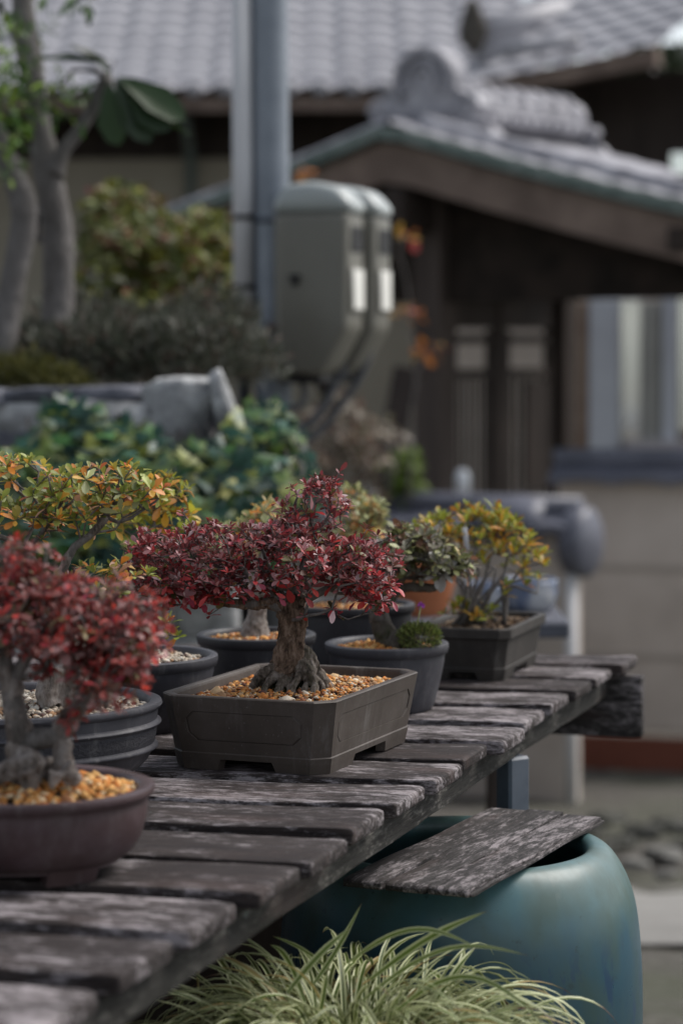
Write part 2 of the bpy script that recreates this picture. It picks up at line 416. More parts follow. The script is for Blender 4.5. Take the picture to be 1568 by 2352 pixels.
class Skel:
    def __init__(s): s.p = []; s.par = []; s.r = []; s.pl = []
    def line(s, pts, rads, par=None):
        """fixed wood: poly-line through pts with given radii"""
        pts = [np.asarray(q, float) for q in pts]; first = None
        for i, (q, r) in enumerate(zip(pts, rads)):
            if par is None: s.p.append(q); s.par.append(-1); s.r.append(r); s.pl.append(0.0)
            else:
                s.p.append(q); s.par.append(par); s.r.append(r); s.pl.append(s.pl[par] + np.linalg.norm(q - s.p[par]))
            par = len(s.p) - 1
        return par
    def grow(s, tips, bf=.45, step=.011, jit=.0022, lift=.25):
        fixed = len(s.p); cent = np.array(s.p)
        order = np.argsort([np.min(np.linalg.norm(cent - q, axis=1)) for q in tips])
        N_ = len(tips) * 40 + fixed
        P = np.zeros((N_, 3)); PL = np.zeros(N_); P[:fixed] = s.p; PL[:fixed] = s.pl; n = fixed
        s.tipn = {}
        for t in order:
            q = tips[t]; d = np.linalg.norm(P[:n] - q, axis=1)
            cost = d + bf * PL[:n] + .6 * np.maximum(0, P[:n, 2] - q[2])
            j = int(np.argmin(cost)); a = P[j]; dist = d[j]; k = max(1, min(30, int(dist / step)))
            par = j
            for i in range(1, k + 1):
                f = i / k; x = a + (q - a) * f
                x = x - np.array([0, 0, lift * dist * f * (1 - f)])
                if i < k: x = x + jit * R.randn(3)
                P[n] = x; PL[n] = PL[par] + dist / k
                s.p.append(x); s.par.append(par); s.r.append(0.0); s.pl.append(PL[n]); par = n; n += 1
            s.tipn[int(t)] = par
    def radii(s, rt, e=2.3):
        n = len(s.p); acc = np.zeros(n); kids = np.zeros(n, int)
        for i in range(n - 1, -1, -1):
            if acc[i] == 0: acc[i] = rt ** e
            if s.par[i] >= 0: acc[s.par[i]] += acc[i]; kids[s.par[i]] += 1
        r = acc ** (1 / e)
        return np.array([q if q > 0 else x for q, x in zip(s.r, r)])
    def mesh(s, mb, rt=.0006, sides=5, skip=0, e=2.3):
        r = s.radii(rt, e); n = len(s.p); ch = [[] for _ in range(n)]
        for i in range(n):
            if s.par[i] >= 0: ch[s.par[i]].append(i)
        st = [i for i in range(n) if s.par[i] < 0]
        stack = [(i, None) for i in st]
        while stack:
            i, pr = stack.pop(); path = ([pr] if pr is not None else []) + [i]
            while ch[path[-1]]:
                c = sorted(ch[path[-1]], key=lambda q: -r[q])
                for o in c[1:]: stack.append((o, path[-1]))
                path.append(c[0])
            if len(path) > 1:
                rr = r[path].copy()
                if pr is not None: rr[0] = min(rr[0], rr[1] * 1.25)
                mb.tube(np.array(s.p)[path], rr, sides if rr.max() < .004 else 9)

ICO = None
def pebbles(mb, P, size, C, flat=.75):
    global ICO
    if ICO is None:
        import bmesh
        b = bmesh.new(); bmesh.ops.create_icosphere(b, subdivisions=1, radius=1)
        ICO = (np.array([v.co[:] for v in b.verts]), np.array([[v.index for v in f.verts] for f in b.faces])); b.free()
    V0, F0 = ICO; n = len(P); k = len(V0)
    W = V0[None] * (1 + .22 * R.randn(n, k, 1)) * (size[:, None, None] * (.7 + .6 * R.rand(n, 1, 3)))
    a = R.rand(n) * 6.28; c, s_ = np.cos(a)[:, None], np.sin(a)[:, None]
    x = W[..., 0] * c - W[..., 1] * s_; y = W[..., 0] * s_ + W[..., 1] * c
    V = np.stack([x, y, W[..., 2] * flat], -1) + P[:, None]
    F = (np.arange(n)[:, None, None] * k + F0[None]).reshape(-1, 3)
    mb.add(V.reshape(-1, 3), F, np.repeat(C, k, 0))

GRIT = [((.56, .21, .055), 4.5), ((.64, .33, .11), 4.5), ((.66, .46, .26), 2.6), ((.68, .60, .48), 1.5), ((.30, .12, .06), 2), ((.12, .06, .05), 1.6), ((.40, .24, .13), 2)]
GRITPALE = [((.60, .52, .42), 4), ((.50, .42, .33), 3), ((.66, .62, .54), 3), ((.45, .26, .14), 1.2), ((.12, .07, .06), 1.5)]
GRITGOLD = [((.60, .27, .075), 4), ((.66, .38, .14), 4), ((.50, .19, .05), 2.4), ((.68, .53, .33), 1.6), ((.28, .13, .06), 1)]
def fill_soil(th, inside, z, n, size, pal, mound=0.0, name='gravel', big=0):
    """base sheet of dark soil and a skin of grit; inside() gives random xy, r(0..1)"""
    q, rr = inside(n); mb = MB()
    P = np.c_[q, z + mound * (1 - rr ** 2) + size * .5 * R.rand(len(q))]
    s = size * (.38 + 1.05 * R.rand(len(q)) ** 1.7)
    if big: s[:big] *= 2.2
    pebbles(mb, P, s, pick(pal, len(q), .16))
    o = mb.build(name, M['gravel'], th); o['kind'] = 'stuff'

def oval_pot(th, cx, cy, a, b, prof, m, rot=0.0, seg=72, feet=None, name='pot', zb=BZ):
    """profile of (inset from rim oval, height) pairs from the inner floor over the rim to the base"""
    t = np.arange(seg) * 2 * PI / seg; L = []
    for off, z in prof:
        x = (a - off) * np.cos(t); y = (b - off) * np.sin(t)
        L.append(np.stack([cx + x * math.cos(rot) - y * math.sin(rot), cy + x * math.sin(rot) + y * math.cos(rot), np.full(seg, zb + z)], 1))
    mb = MB(); mb.rings(L[::-1], cap0=True, cap1=True)
    p = mb.build(name, m, th, ang=50)
    return p
def oval_in(cx, cy, a, b, rot=0.0):
    def f(n):
        r = np.sqrt(R.rand(n)); t = R.rand(n) * 2 * PI
        x, y = a * r * np.cos(t), b * r * np.sin(t)
        return np.c_[cx + x * math.cos(rot) - y * math.sin(rot), cy + x * math.sin(rot) + y * math.cos(rot)], r
    return f

# ------------------------------------------------------------------ ground and terrain
def gz(x, y):
    z = np.interp(y, [-50, 3.3, 5, 5.8, 8, 12.5, 60, 200], [0, 0, -.2, -.34, -.68, -1.08, -1.12, -1.12])
    return z
def build_ground():
    ys = np.concatenate([np.linspace(-20, 3, 6), np.linspace(3.2, 14, 70), np.linspace(15, 60, 20), [120, 200]])
    xs = np.concatenate([np.linspace(-120, -4, 8), np.linspace(-3.8, 4, 60), np.linspace(4.4, 120, 10)])
    X, Y = np.meshgrid(xs, ys); Z = gz(X, Y) + .018 * np.sin(X * 3.1 + Y) * np.sin(Y * 2.3) + .006 * R.randn(*X.shape)
    nx, ny = len(xs), len(ys); I = np.arange(nx * ny).reshape(ny, nx)
    F = np.stack([I[:-1, :-1], I[:-1, 1:], I[1:, 1:], I[1:, :-1]], -1).reshape(-1, 4)
    m, t, b = mat('packed_earth')
    v = N(t, 'ShaderNodeTexCoord').outputs['Object']
    c1 = ramp(t, noise(t, v, 26, 8, .7), [(.3, (.045, .04, .033)), (.55, (.10, .092, .08)), (.75, (.22, .21, .19))])
    c2 = ramp(t, noise(t, v, 1.1, 4, .6), [(.45, (0, 0, 0)), (.62, (1, 1, 1))])
    t.links.new(mixc(t, c2, c1, mixc(t, .6, c1, (.07, .08, .045))), b.inputs['Base Color'])
    b.inputs['Roughness'].default_value = .95
    bump(t, b, noise(t, v, 40, 8, .7), .8, .02)
    mb = MB(); mb.add(np.stack([X, Y, Z], -1).reshape(-1, 3), F)
    o = mb.build('ground', m); o['kind'] = 'structure'
    # pale paved lane on the right
    m2 = surf('pale_concrete', [(.3, (.20, .195, .185)), (.7, (.28, .275, .262))], 3, .9, .2, (60, .3, .004))
    xs = np.linspace(.62, 5, 24); ys = np.linspace(5.75, 7.7, 20)
    X, Y = np.meshgrid(xs, ys); X = X - (X < .7) * 0.0
    Z = gz(X, Y) + .022; I = np.arange(X.size).reshape(X.shape)
    F = np.stack([I[:-1, :-1], I[:-1, 1:], I[1:, 1:], I[1:, :-1]], -1).reshape(-1, 4)
    mb = MB(); mb.add(np.stack([X, Y, Z], -1).reshape(-1, 3), F)
    o = mb.build('path', m2); o['kind'] = 'structure'
    # raised planting bank on the left
    xs = np.linspace(-1.95, -.215, 46); ys = np.linspace(4.74, 12, 50)
    X, Y = np.meshgrid(xs, ys)
    edge = np.clip((-.215 - X) / .10, 0, 1); back = np.clip((Y - 4.74) / .1, 0, 1)
    top = .985 + .05 * np.sin(X * 2 + Y * 1.3) + .02 * R.randn(*X.shape) - np.clip((Y - 6.2) / 5, 0, 1) * .3
    Z = (gz(X, Y) - .1) * (1 - edge) + top * edge
    I = np.arange(X.size).reshape(X.shape)
    F = np.stack([I[:-1, :-1], I[:-1, 1:], I[1:, 1:], I[1:, :-1]], -1).reshape(-1, 4)
    mb = MB(); mb.add(np.stack([X, Y, Z], -1).reshape(-1, 3), F)
    m3 = surf('bank_soil', [(.3, (.025, .02, .015)), (.6, (.07, .055, .042)), (.8, (.12, .10, .08))], 30, .95, .1, (50, .8, .02))
    o = mb.build('terrain', m3); o['kind'] = 'structure'
build_ground()
def build_hills():
    mb = MB(); a = np.linspace(-1.25, 1.25, 90); L = []
    for d, k in ((62, 0), (75, .55), (92, 1.0), (120, .7)):
        h = (5.5 + 2.2 * np.sin(a * 5) + 1.1 * np.sin(a * 13 + 1) + .5 * np.sin(a * 31)) * k - 1.3
        L.append(np.stack([d * np.sin(a), d * np.cos(a), h], 1))
    mb.rings(L, closed=False)
    mb.build('hills', surf('far_wooded_slope', [(.3, (.03, .04, .025)), (.6, (.06, .07, .045)), (.75, (.10, .10, .07))], .6, .95, .1, (.8, 1, .6)))['kind'] = 'structure'
build_hills()

# ------------------------------------------------------------------ the plank bench
YAW, SK = .3112, -.0855
AX = np.array([math.sin(YAW), math.cos(YAW), 0]); PL = np.array([-math.cos(YAW + SK), math.sin(YAW + SK), 0]); UP = np.array([0, 0, 1.0])
BO = np.array([-.1841, 1.4441, 0])
PER, PW, PT = .125, .0958, .0142
def bp(u, v, z=BZ): return BO + AX * u + PL * v + UP * z
def plank(mb, o, along, across, up, length, width, thick, seg=26, rd=.0017, wear=.0004, warp=.0012, idn=0):
    """one worn board: o = top near corner, runs along 'along', width across, hangs down by thick"""
    prof = []
    for cxx, czz, a0 in ((width - rd, -rd, 0), (rd, -rd, 90), (rd, -thick + rd, 180), (width - rd, -thick + rd, 270)):
        for k in range(4):
            a = math.radians(a0 + k * 30); prof.append((cxx + rd * math.cos(a), czz + rd * math.sin(a)))
    prof = np.array(prof); n = len(prof); L = []; G = []
    s = np.r_[0, .0012, .004, np.linspace(.012, length - .012, seg), length - .004, length - .0012, length]
    ph = R.rand(4) * 6.28
    for i, t in enumerate(s):
        q = prof.copy(); e = min(i, len(s) - 1 - i)
        sh = {0: .0026, 1: .0011, 2: .0003}.get(e, 0.0)
        cc = np.array([width / 2, -thick / 2])
        q = cc + (q - cc) * (1 - sh / np.array([width / 2, thick / 2]))
        q = q + wear * R.randn(n, 1) * np.array([[1.0, .6]]) * .5
        dz = warp * math.sin(t * 9 + ph[0]) + .0006 * math.sin(t * 31 + ph[1]); dx = .0012 * math.sin(t * 7 + ph[2])
        L.append(o + np.outer(np.full(n, t), along) + np.outer(q[:, 0] + dx, across) + np.outer(q[:, 1] + dz, up))
        G.append(np.c_[np.full(n, t), q[:, 0], q[:, 1]])
    mb.rings(L, cap0=True, cap1=True, g=np.concatenate(G))
bench = thing('plank_bench', bp(.9, .4, 0), 'long weathered grey plank bench carrying the row of potted bonsai', 'bench')
mb = MB()
for k in range(-5, 15):
    ov = .004 * R.randn()
    plank(mb, bp(k * PER + .002 * R.randn(), -.003 + ov), PL, AX, UP, .80, PW + .002 * R.randn(), PT + .0008 * R.randn())
top = mb.build('tabletop', M['plank'], bench, ang=38)
mb = MB()
for v in (.016, .70):
    plank(mb, bp(-.62, v, BZ - PT - .0012), AX, PL, UP, 2.47, .034, .030, seg=60, wear=.0008, warp=.0005)
mb.build('stringer', M['stringer'], bench, ang=38)
mb = MB()   # the cross board under the far end, sticking out past the planks
plank(mb, bp(14 * PER + .030, -.030, BZ - .0165), PL, AX, UP, .84, .022, .082, seg=20, wear=.0008)
mb.build('cross_board', M['board'], bench, ang=38)
mb = MB()
for q in range(6): plank(mb, bp(-.62, .742, BZ - .05 - .105 * q), AX, UP, PL, 2.46, -.10, .012, seg=20) if False else mb.box(bp(.61, .745, BZ - .10 - .105 * q), (2.46, .012, .100), np.array([AX, nrm(np.cross(UP, AX)), UP]), .002)
mb.build('added_back_screen', M['darkwood'], bench, smooth=False)  # added screen that blocks light so the space under the bench stays dark
mb = MB(); mb.box(bp(1.80, .53, .385), (.012, .42, .58), np.array([AX, nrm(np.cross(UP, AX)), UP]), .002); mb.build('added_end_screen', M['darkwood'], bench, smooth=False)  # added dark screen standing for the black space under the far end
def leg(u, v, sgn=1):
    c = bp(u, v); mb = MB(); zt = BZ - PT - .032; zb = float(gz(0, c[1])) - .01
    h = zt - zb; A = np.array([AX, -PL, UP]); A[1] = nrm(A[1] - AX * (A[1] @ AX))
    ca, sa = math.cos(.62), math.sin(.62)
    A2 = np.array([A[0] * ca + A[1] * sa, -A[0] * sa + A[1] * ca, UP])
    mb.box(c * [1, 1, 0] + UP * (zb + h / 2), (.030, .026, h), A2, .003)
    mb.build('leg', M['steel'], bench, ang=30)
for u, v in ((1.30, .024), (-.055, .045), (1.30, .72), (-.055, .72)): leg(u, v)
for v in (.055, .72):
    mb = MB(); mb.box((bp(-.055, v) + bp(1.29, v)) / 2 * [1, 1, 0] + UP * .25, (1.33, .03, .03), np.array([AX, nrm(np.cross(UP, AX)), UP]), .003)
    mb.build('brace', M['steel'], bench, ang=30)

# ------------------------------------------------------------------ bonsai
GB = 'potted bonsai on the plank bench'
RED = [((.21, .052, .053), 5), ((.30, .050, .055), 4), ((.46, .052, .056), 1.8), ((.14, .060, .042), 1.4), ((.18, .14, .048), 1.2), ((.46, .22, .23), 3), ((.55, .40, .41), 2.2)]
REDLOW = [((.42, .035, .045), 3), ((.50, .05, .04), 1.5), ((.30, .03, .06), 2), ((.07, .06, .02), 1)]
REDNEAR = [((.22, .060, .052), 4), ((.31, .055, .046), 3), ((.48, .055, .042), 2), ((.13, .065, .045), 2), ((.42, .24, .23), 3), ((.22, .17, .08), 1)]
ORG = [((.23, .27, .045), 5), ((.33, .37, .09), 4), ((.40, .34, .07), 1.6), ((.16, .20, .045), 2), ((.42, .45, .22), 2)]
ORGLOW = [((.66, .25, .04), 4), ((.70, .40, .07), 3), ((.58, .18, .08), 2), ((.62, .36, .24), 1.5)]
YEL = [((.42, .40, .045), 4), ((.34, .38, .055), 4), ((.54, .30, .03), 2), ((.20, .24, .045), 2.5)]
YELLOW2 = [((.48, .20, .02), 3), ((.42, .28, .04), 2)]
GRY = [((.16, .15, .10), 4), ((.22, .20, .165), 2.5), ((.20, .10, .06), 3), ((.13, .14, .055), 3), ((.36, .35, .33), 1.8)]
PALE = [((.32, .34, .14), 4), ((.42, .43, .22), 3), ((.46, .36, .17), 2), ((.22, .24, .10), 2)]

def trunkmesh(th, mb, m, voxel=.0011, name='trunk', disp=.0016, scale=.012):
    o = mb.build(name, m, th)
    r = o.modifiers.new('r', 'REMESH'); r.mode = 'VOXEL'; r.voxel_size = voxel; r.use_smooth_shade = True
    tx = bpy.data.textures.new('bark_relief', 'CLOUDS'); tx.noise_scale = scale; tx.noise_depth = 3
    d = o.modifiers.new('d', 'DISPLACE'); d.texture = tx; d.strength = disp * 2; d.mid_level = .5; d.texture_coords = 'LOCAL'
    t2 = bpy.data.textures.new('bark_lumps', 'CLOUDS'); t2.noise_scale = scale * 2.6; t2.noise_depth = 1
    d2 = o.modifiers.new('d2', 'DISPLACE'); d2.texture = t2; d2.strength = disp * 2.2; d2.mid_level = .5; d2.texture_coords = 'LOCAL'
    return o
def px(pts, Y, dy=None):
    """poly-line of picture points at depth Y (dy: depth offsets)"""
    return [at(a, b, Y + (dy[i] if dy else 0)) for i, (a, b) in enumerate(pts)]

# --- the red bonsai in the rectangular pot (the subject)
def rect_pot(th, c, th_ang, hx, hy, h, cham, m, inset=.012, wall=.0075, panels=True, foot=.011, lip=0.0):
    ex = np.array([math.cos(th_ang), math.sin(th_ang), 0]); ey = np.array([-ex[1], ex[0], 0])
    def loop(off, z, k=None):
        x, y = hx - off, hy - off; q = cham * (1 - off * 8) if k is None else k
        P = [(-x + q, -y), (x - q, -y), (x, -y + q), (x, y - q), (x - q, y), (-x + q, y), (-x, y - q), (-x, -y + q)]
        return np.array([c + ex * a + ey * b + UP * z for a, b in P])
    z0, z1 = foot, h; mb = MB()
    def off(z): return inset * (1 - z / h)
    fl = .002
    # inside, rim, short outer lip
    L = [loop(wall + .008, foot + .006), loop(wall + .001, h - .003), loop(wall, h - .0008), loop(wall - .001, h), loop(.001, h), loop(0, h - .0012), loop(0, h - .012 if lip else h - .0016)]
    if lip: L.append(loop(lip, h - .0135))
    mb.rings(L[::-1], cap1=True)
    topz = h - .0016 if not lip else h - .0135
    lo = lambda z: loop(off(z) + lip, z)
    zb = foot + .0065                      # small ledge line low on the wall
    A, B = lo(zb), lo(topz)
    for i in range(8):
        j = (i + 1) % 8
        BL, BR, TR, TL = A[i], A[j], B[j], B[i]
        if panels and i % 2 == 0:
            def st(s, t): return BL * (1 - s) * (1 - t) + BR * s * (1 - t) + TR * s * t + TL * (1 - s) * t
            W = np.linalg.norm(BR - BL); H = np.linalg.norm(TL - BL)
            l, r, bt, tp = .010 / W, 1 - .010 / W, .012 / H, 1 - .014 / H
            cx_, cz_ = .008 / W, .008 / H
            O_ = [(l + cx_, bt), (r - cx_, bt), (r, bt + cz_), (r, tp - cz_), (r - cx_, tp), (l + cx_, tp), (l, tp - cz_), (l, bt + cz_)]
            nv = nrm(np.cross(BR - BL, TL - BL))
            o8 = np.array([st(a, b) for a, b in O_]); mid = o8.mean(0)
            p8 = o8 + nrm(mid - o8) * .0006 - nv * .0013
            q8 = p8 + nrm(mid - p8) * .0022 + nv * .0009
            V = np.concatenate([[BL, BR, TR, TL], o8, p8, q8])
            F = [[0, 1, 5, 4], [1, 6, 5], [1, 2, 7, 6], [2, 8, 7], [2, 3, 9, 8], [3, 10, 9], [3, 0, 11, 10], [0, 4, 11]]
            for k in range(8):
                k2 = (k + 1) % 8
                F.append([4 + k, 4 + k2, 12 + k2, 12 + k]); F.append([12 + k, 12 + k2, 20 + k2, 20 + k])
            F.append([20 + k for k in range(8)])
            mb.add(V, F)
        else:
            mb.add([BL, BR, TR, TL], [[0, 1, 2, 3]])
    def lo2(z, d): return loop(off(z) + lip + d, z)
    mb.rings([lo2(foot - .0005, .004), lo2(foot, -.0010), lo2(zb - .0012, -.0010), lo2(zb, .0)], cap0=True)
    pot = mb.build('pot', m, th, smooth=False)
    # corner feet
    K = lo2(foot, -.0010); Kb = lo2(0.0, -.0006)
    for s in range(4):
        a, b = [(7, 0), (1, 2), (3, 4), (5, 6)][s]
        p0, p1 = (K[a] + K[b]) / 2, None
        prev, nxt = K[(a - 1) % 8], K[(b + 1) % 8]
        la = nrm(prev - K[a]); lb = nrm(nxt - K[b]); fa = .30 * np.linalg.norm(prev - K[a]); fb = .30 * np.linalg.norm(nxt - K[b])
        inn = nrm(c * [1, 1, 0] - p0 * [1, 1, 0]) * .012
        top_ = [K[a] + la * fa, K[a], K[b], K[b] + lb * fb]
        bot_ = [Kb[a] + la * (fa - .006), Kb[a], Kb[b], Kb[b] + lb * (fb - .006)]
        tin = [q + nrm((c - q) * [1, 1, 0]) * .010 for q in top_]; bin_ = [q + nrm((c - q) * [1, 1, 0]) * .010 for q in bot_]
        V = np.array(top_ + bot_ + tin + bin_); F = []
        for k in range(3):
            F += [[4 + k, 5 + k, 1 + k, k], [8 + k, 9 + k, 13 + k, 12 + k], [12 + k, 13 + k, 5 + k, 4 + k], [k, k + 1, 9 + k, 8 + k]]
        F += [[4, 0, 8, 12], [3, 7, 15, 11]]
        f = MB(); f.add(V, F); f.build('foot', m, pot, smooth=False)
    mb = MB(); mb.add(loop(wall + .001, h - .012), [list(range(8))]); mb.build('soil', M['soil'], th)
    def inside(n):
        x, y = (hx - wall - .004), (hy - wall - .004)
        q = (R.rand(n, 2) * 2 - 1) * [x, y]; ok = (np.abs(q[:, 0]) / x + np.abs(q[:, 1]) / y < 1.82); q = q[ok]
        r = np.maximum(np.abs(q[:, 0]) / x, np.abs(q[:, 1]) / y)
        return np.array([c[:2] + ex[:2] * a + ey[:2] * b for a, b in q]), r
    return pot, inside

HC = np.array([-.049, 2.437, BZ]); HANG = -math.atan2(.375, .927)
hero = thing('bonsai', HC, 'dark red azalea bonsai with gnarled exposed roots in the brown rectangular panelled pot', 'bonsai', GB)
pot, ins = rect_pot(hero, HC, HANG, .0925, .129, .0735, .0165, M['potbrown'])
fill_soil(hero, ins, BZ + .0625, 2700, .0023, GRIT, .007, big=90)
# trunk and roots
TY = 2.425
tr = MB()
def bark_tube(mb, pts, rad, sides=14, n=None, wob=.05):
    pts = np.array(pts, float); rad = np.array(rad, float); k = n or len(pts) * 5
    t = np.linspace(0, len(pts) - 1, k); i = np.clip(t.astype(int), 0, len(pts) - 2); f = (t - i)[:, None]
    P0 = pts[np.maximum(i - 1, 0)]; P1 = pts[i]; P2 = pts[i + 1]; P3 = pts[np.minimum(i + 2, len(pts) - 1)]
    Q = .5 * (2 * P1 + (P2 - P0) * f + (2 * P0 - 5 * P1 + 4 * P2 - P3) * f ** 2 + (3 * P1 - P0 - 3 * P2 + P3) * f ** 3)
    r = np.interp(t, np.arange(len(pts)), rad)
    mb.tube(Q, r, sides, wob=wob)
bark_tube(tr, px([(664, 1560), (664, 1520), (668, 1480), (671, 1440), (668, 1405), (664, 1375)], TY), [.021, .0165, .0142, .0136, .0140, .011])
bark_tube(tr, px([(688, 1540), (685, 1490), (684, 1450), (690, 1425), (686, 1395)], TY, [-.008] * 5), [.008, .0062, .0060, .0088, .005])
bark_tube(tr, px([(650, 1530), (655, 1480), (655, 1440), (650, 1405)], TY, [-.007] * 4), [.008, .0065, .006, .006])
# left limb
bark_tube(tr, px([(662, 1410), (640, 1392), (612, 1385), (575, 1388), (535, 1386), (500, 1378), (470, 1352)], TY, [0, -.004, -.008, -.01, -.012, -.01, -.005]), [.0095, .0070, .0062, .0058, .0052, .0046, .0036])
bark_tube(tr, px([(668, 1400), (690, 1372), (712, 1345)], TY, [0, .01, .02]), [.010, .007, .005])
trunk = trunkmesh(hero, tr, M['bark'], .0009, 'trunk', .0024, .008)
rt = MB()
roots = [([(650, 1520), (628, 1538), (604, 1548), (588, 1566), (578, 1592)], -.010, .0075), ([(655, 1530), (632, 1552), (612, 1575), (600, 1600)], -.026, .0062),
         ([(660, 1530), (652, 1556), (640, 1585), (632, 1606)], -.034, .0062), ([(668, 1525), (664, 1560), (668, 1590), (662, 1610)], -.038, .0056),
         ([(672, 1520), (688, 1538), (686, 1556), (676, 1572), (668, 1604)], -.036, .0055), ([(680, 1510), (698, 1530), (714, 1548), (722, 1572), (718, 1602)], -.034, .0068),
         ([(684, 1500), (700, 1512), (716, 1535), (722, 1560), (744, 1588)], -.018, .0058), ([(688, 1495), (708, 1500), (722, 1516), (732, 1548), (752, 1580)], -.006, .0062),
         ([(652, 1535), (620, 1560), (586, 1585), (570, 1604)], .012, .007), ([(690, 1500), (722, 1530), (748, 1565), (768, 1592)], .014, .006),
         ([(655, 1500), (640, 1545), (628, 1590)], .026, .008), ([(680, 1500), (700, 1550), (712, 1590)], .026, .008),
         ([(645, 1545), (618, 1566), (606, 1592)], -.032, .0045), ([(694, 1540), (704, 1560), (700, 1582), (690, 1606)], -.042, .0042), ([(700, 1552), (735, 1568), (742, 1596)], -.026, .0045)]
for pl_, dy, r in roots:
    n = len(pl_)
    bark_tube(rt, px(pl_, TY, [dy * (i / (n - 1)) ** .7 for i in range(n)]), [r * (.98 - .42 * i / (n - 1)) for i in range(n)], 10, wob=.10)
c0 = at(664, 1590, TY - .004)
mm = MB(); mm.tube([c0 + [0, 0, -.012], c0, c0 + [0, 0, .010], c0 + [0, 0, .020]], [.031, .026, .017, .007], 24, wob=.09); mm.build('moss', surf('dark_root_moss', [(.35, (.010, .011, .006)), (.6, (.028, .032, .012)), (.75, (.06, .055, .035))], 160, .95, .1, (260, 1, .002)), hero)
trunkmesh(hero, rt, M['barkdark'], .0009, 'roots', .0012, .007)
# branches, twigs, leaves
pads = [((425, 1300), TY - .01, 135, 92, .062, 400, .5, .25), ((350, 1290), TY - .005, 66, 78, .045, 120, .5, .3), ((500, 1275), TY - .02, 78, 85, .050, 150, .5, .3), ((415, 1352), TY - .015, 90, 46, .05, 110, .4, .6), ((520, 1345), TY - .02, 60, 40, .045, 60, .4, .6),
        ((600, 1290), TY - .005, 88, 84, .055, 190, .5, .3), ((690, 1285), TY - .01, 100, 92, .065, 290, .5, .3), ((645, 1232), TY + .0, 66, 46, .04, 90, .45, .3),
        ((725, 1165), TY + .01, 80, 66, .035, 125, .50, .25), ((742, 1120), TY + .01, 52, 24, .028, 40, .4, .3),
        ((812, 1300), TY - .01, 72, 66, .05, 170, .5, .3), ((850, 1345), TY - .012, 60, 62, .042, 120, .5, .35), ((800, 1262), TY, 62, 34, .035, 70, .4, .3), ((880, 1290), TY - .01, 38, 48, .03, 55, .4, .3)]
sk = Skel()
a0 = sk.line(px([(664, 1420), (666, 1385), (672, 1350)], TY), [.011, .009, .0065])
c1 = sk.line(px([(690, 1320), (702, 1285)], TY, [.0, .008]), [.0045, .0038], a0)
c2 = sk.line(px([(712, 1250), (718, 1215)], TY, [.01, .01]), [.0028, .0020], c1)
l1 = sk.line(px([(640, 1394), (612, 1385), (575, 1388), (535, 1386), (500, 1378), (470, 1352), (440, 1335), (400, 1320)], TY, [-.004, -.008, -.01, -.012, -.01, -.005, 0, 0]), [.006, .0055, .0052, .0046, .004, .0034, .0026, .0019], 0)
r1 = sk.line(px([(715, 1372), (752, 1352), (795, 1335), (835, 1325)], TY, [.0, .0, -.004, -.008]), [.0046, .0038, .003, .002], a0)
m1 = sk.line(px([(645, 1345), (620, 1320), (600, 1300)], TY, [-.01, -.02, -.02]), [.0045, .0032, .0022], a0)
T_, A_ = [], []
for (cx, cy), Y, rx, ry, rd, n, sh, up in pads:
    P, a, c = blob(cx, cy, Y, rx, ry, rd, n, sh, up); T_.append(P); A_.append(a)
T_.append(np.array(px([(700, 1415), (738, 1418), (775, 1412), (762, 1398), (860, 1405), (890, 1380)], TY - .03))); A_.append(np.tile([.5, -.3, .1], (6, 1)))
T_ = np.concatenate(T_); A_ = np.concatenate(A_)
thin = R.rand(len(T_)) < .66; T_, A_ = T_[thin], A_[thin]
sh = R.choice(len(T_), 90, replace=False)      # stray shoots that break the outline
T_ = np.concatenate([T_, T_[sh] + nrm(A_[sh] * .7 + [0, 0, .8] + .5 * R.randn(90, 3)) * (.006 + .014 * R.rand(90, 1))]); A_ = np.concatenate([A_, A_[sh]])
sk.grow(list(T_), bf=.42)
mb = MB(); sk.mesh(mb, .00050); mb.build('branches', M['twig'], hero)
ax = nrm(A_ * .45 + np.array([0, -.05, 1.0]) + .25 * R.randn(len(A_), 3))
mb = MB()
low = (T_[:, 2] < at(600, 1335, TY)[2])
rosettes(mb, T_[~low], ax[~low], (5, 8), .0079, RED, REDLOW, .37, (8, 82), .07)
rosettes(mb, T_[low], ax[low], (4, 7), .0100, RED, REDLOW, .43, (30, 105), .42)
# inner sparse leaves along the twigs
sp = np.array(sk.p); pick_i = R.choice(np.arange(40, len(sp)), 380, replace=False)
rosettes(mb, sp[pick_i] + .002 * R.randn(380, 3), nrm(R.randn(380, 3) + [0, 0, .8]), (1, 2), .0085, RED, None, .32, (30, 95))
bl = np.array(px([(556, 1352), (566, 1358), (632, 1362), (640, 1372), (385, 1345), (345, 1342), (880, 1388), (900, 1380), (478, 1368), (592, 1340), (700, 1372)], TY - .06))
leaves(mb, bl, nrm(np.c_[.9 * R.randn(len(bl)), -.4 + .4 * R.randn(len(bl)), -.55 + .3 * R.randn(len(bl))]), nrm(np.c_[.4 * R.randn(len(bl)), -np.ones(len(bl)), .5 + .3 * R.randn(len(bl))]), .009 + .006 * R.rand(len(bl)), .0035 + .002 * R.rand(len(bl)), pick([((.48, .06, .06), 3), ((.52, .10, .05), 1), ((.40, .06, .10), 2)], len(bl)), curl=.15)
mb.build('foliage', M['leaf'], hero)

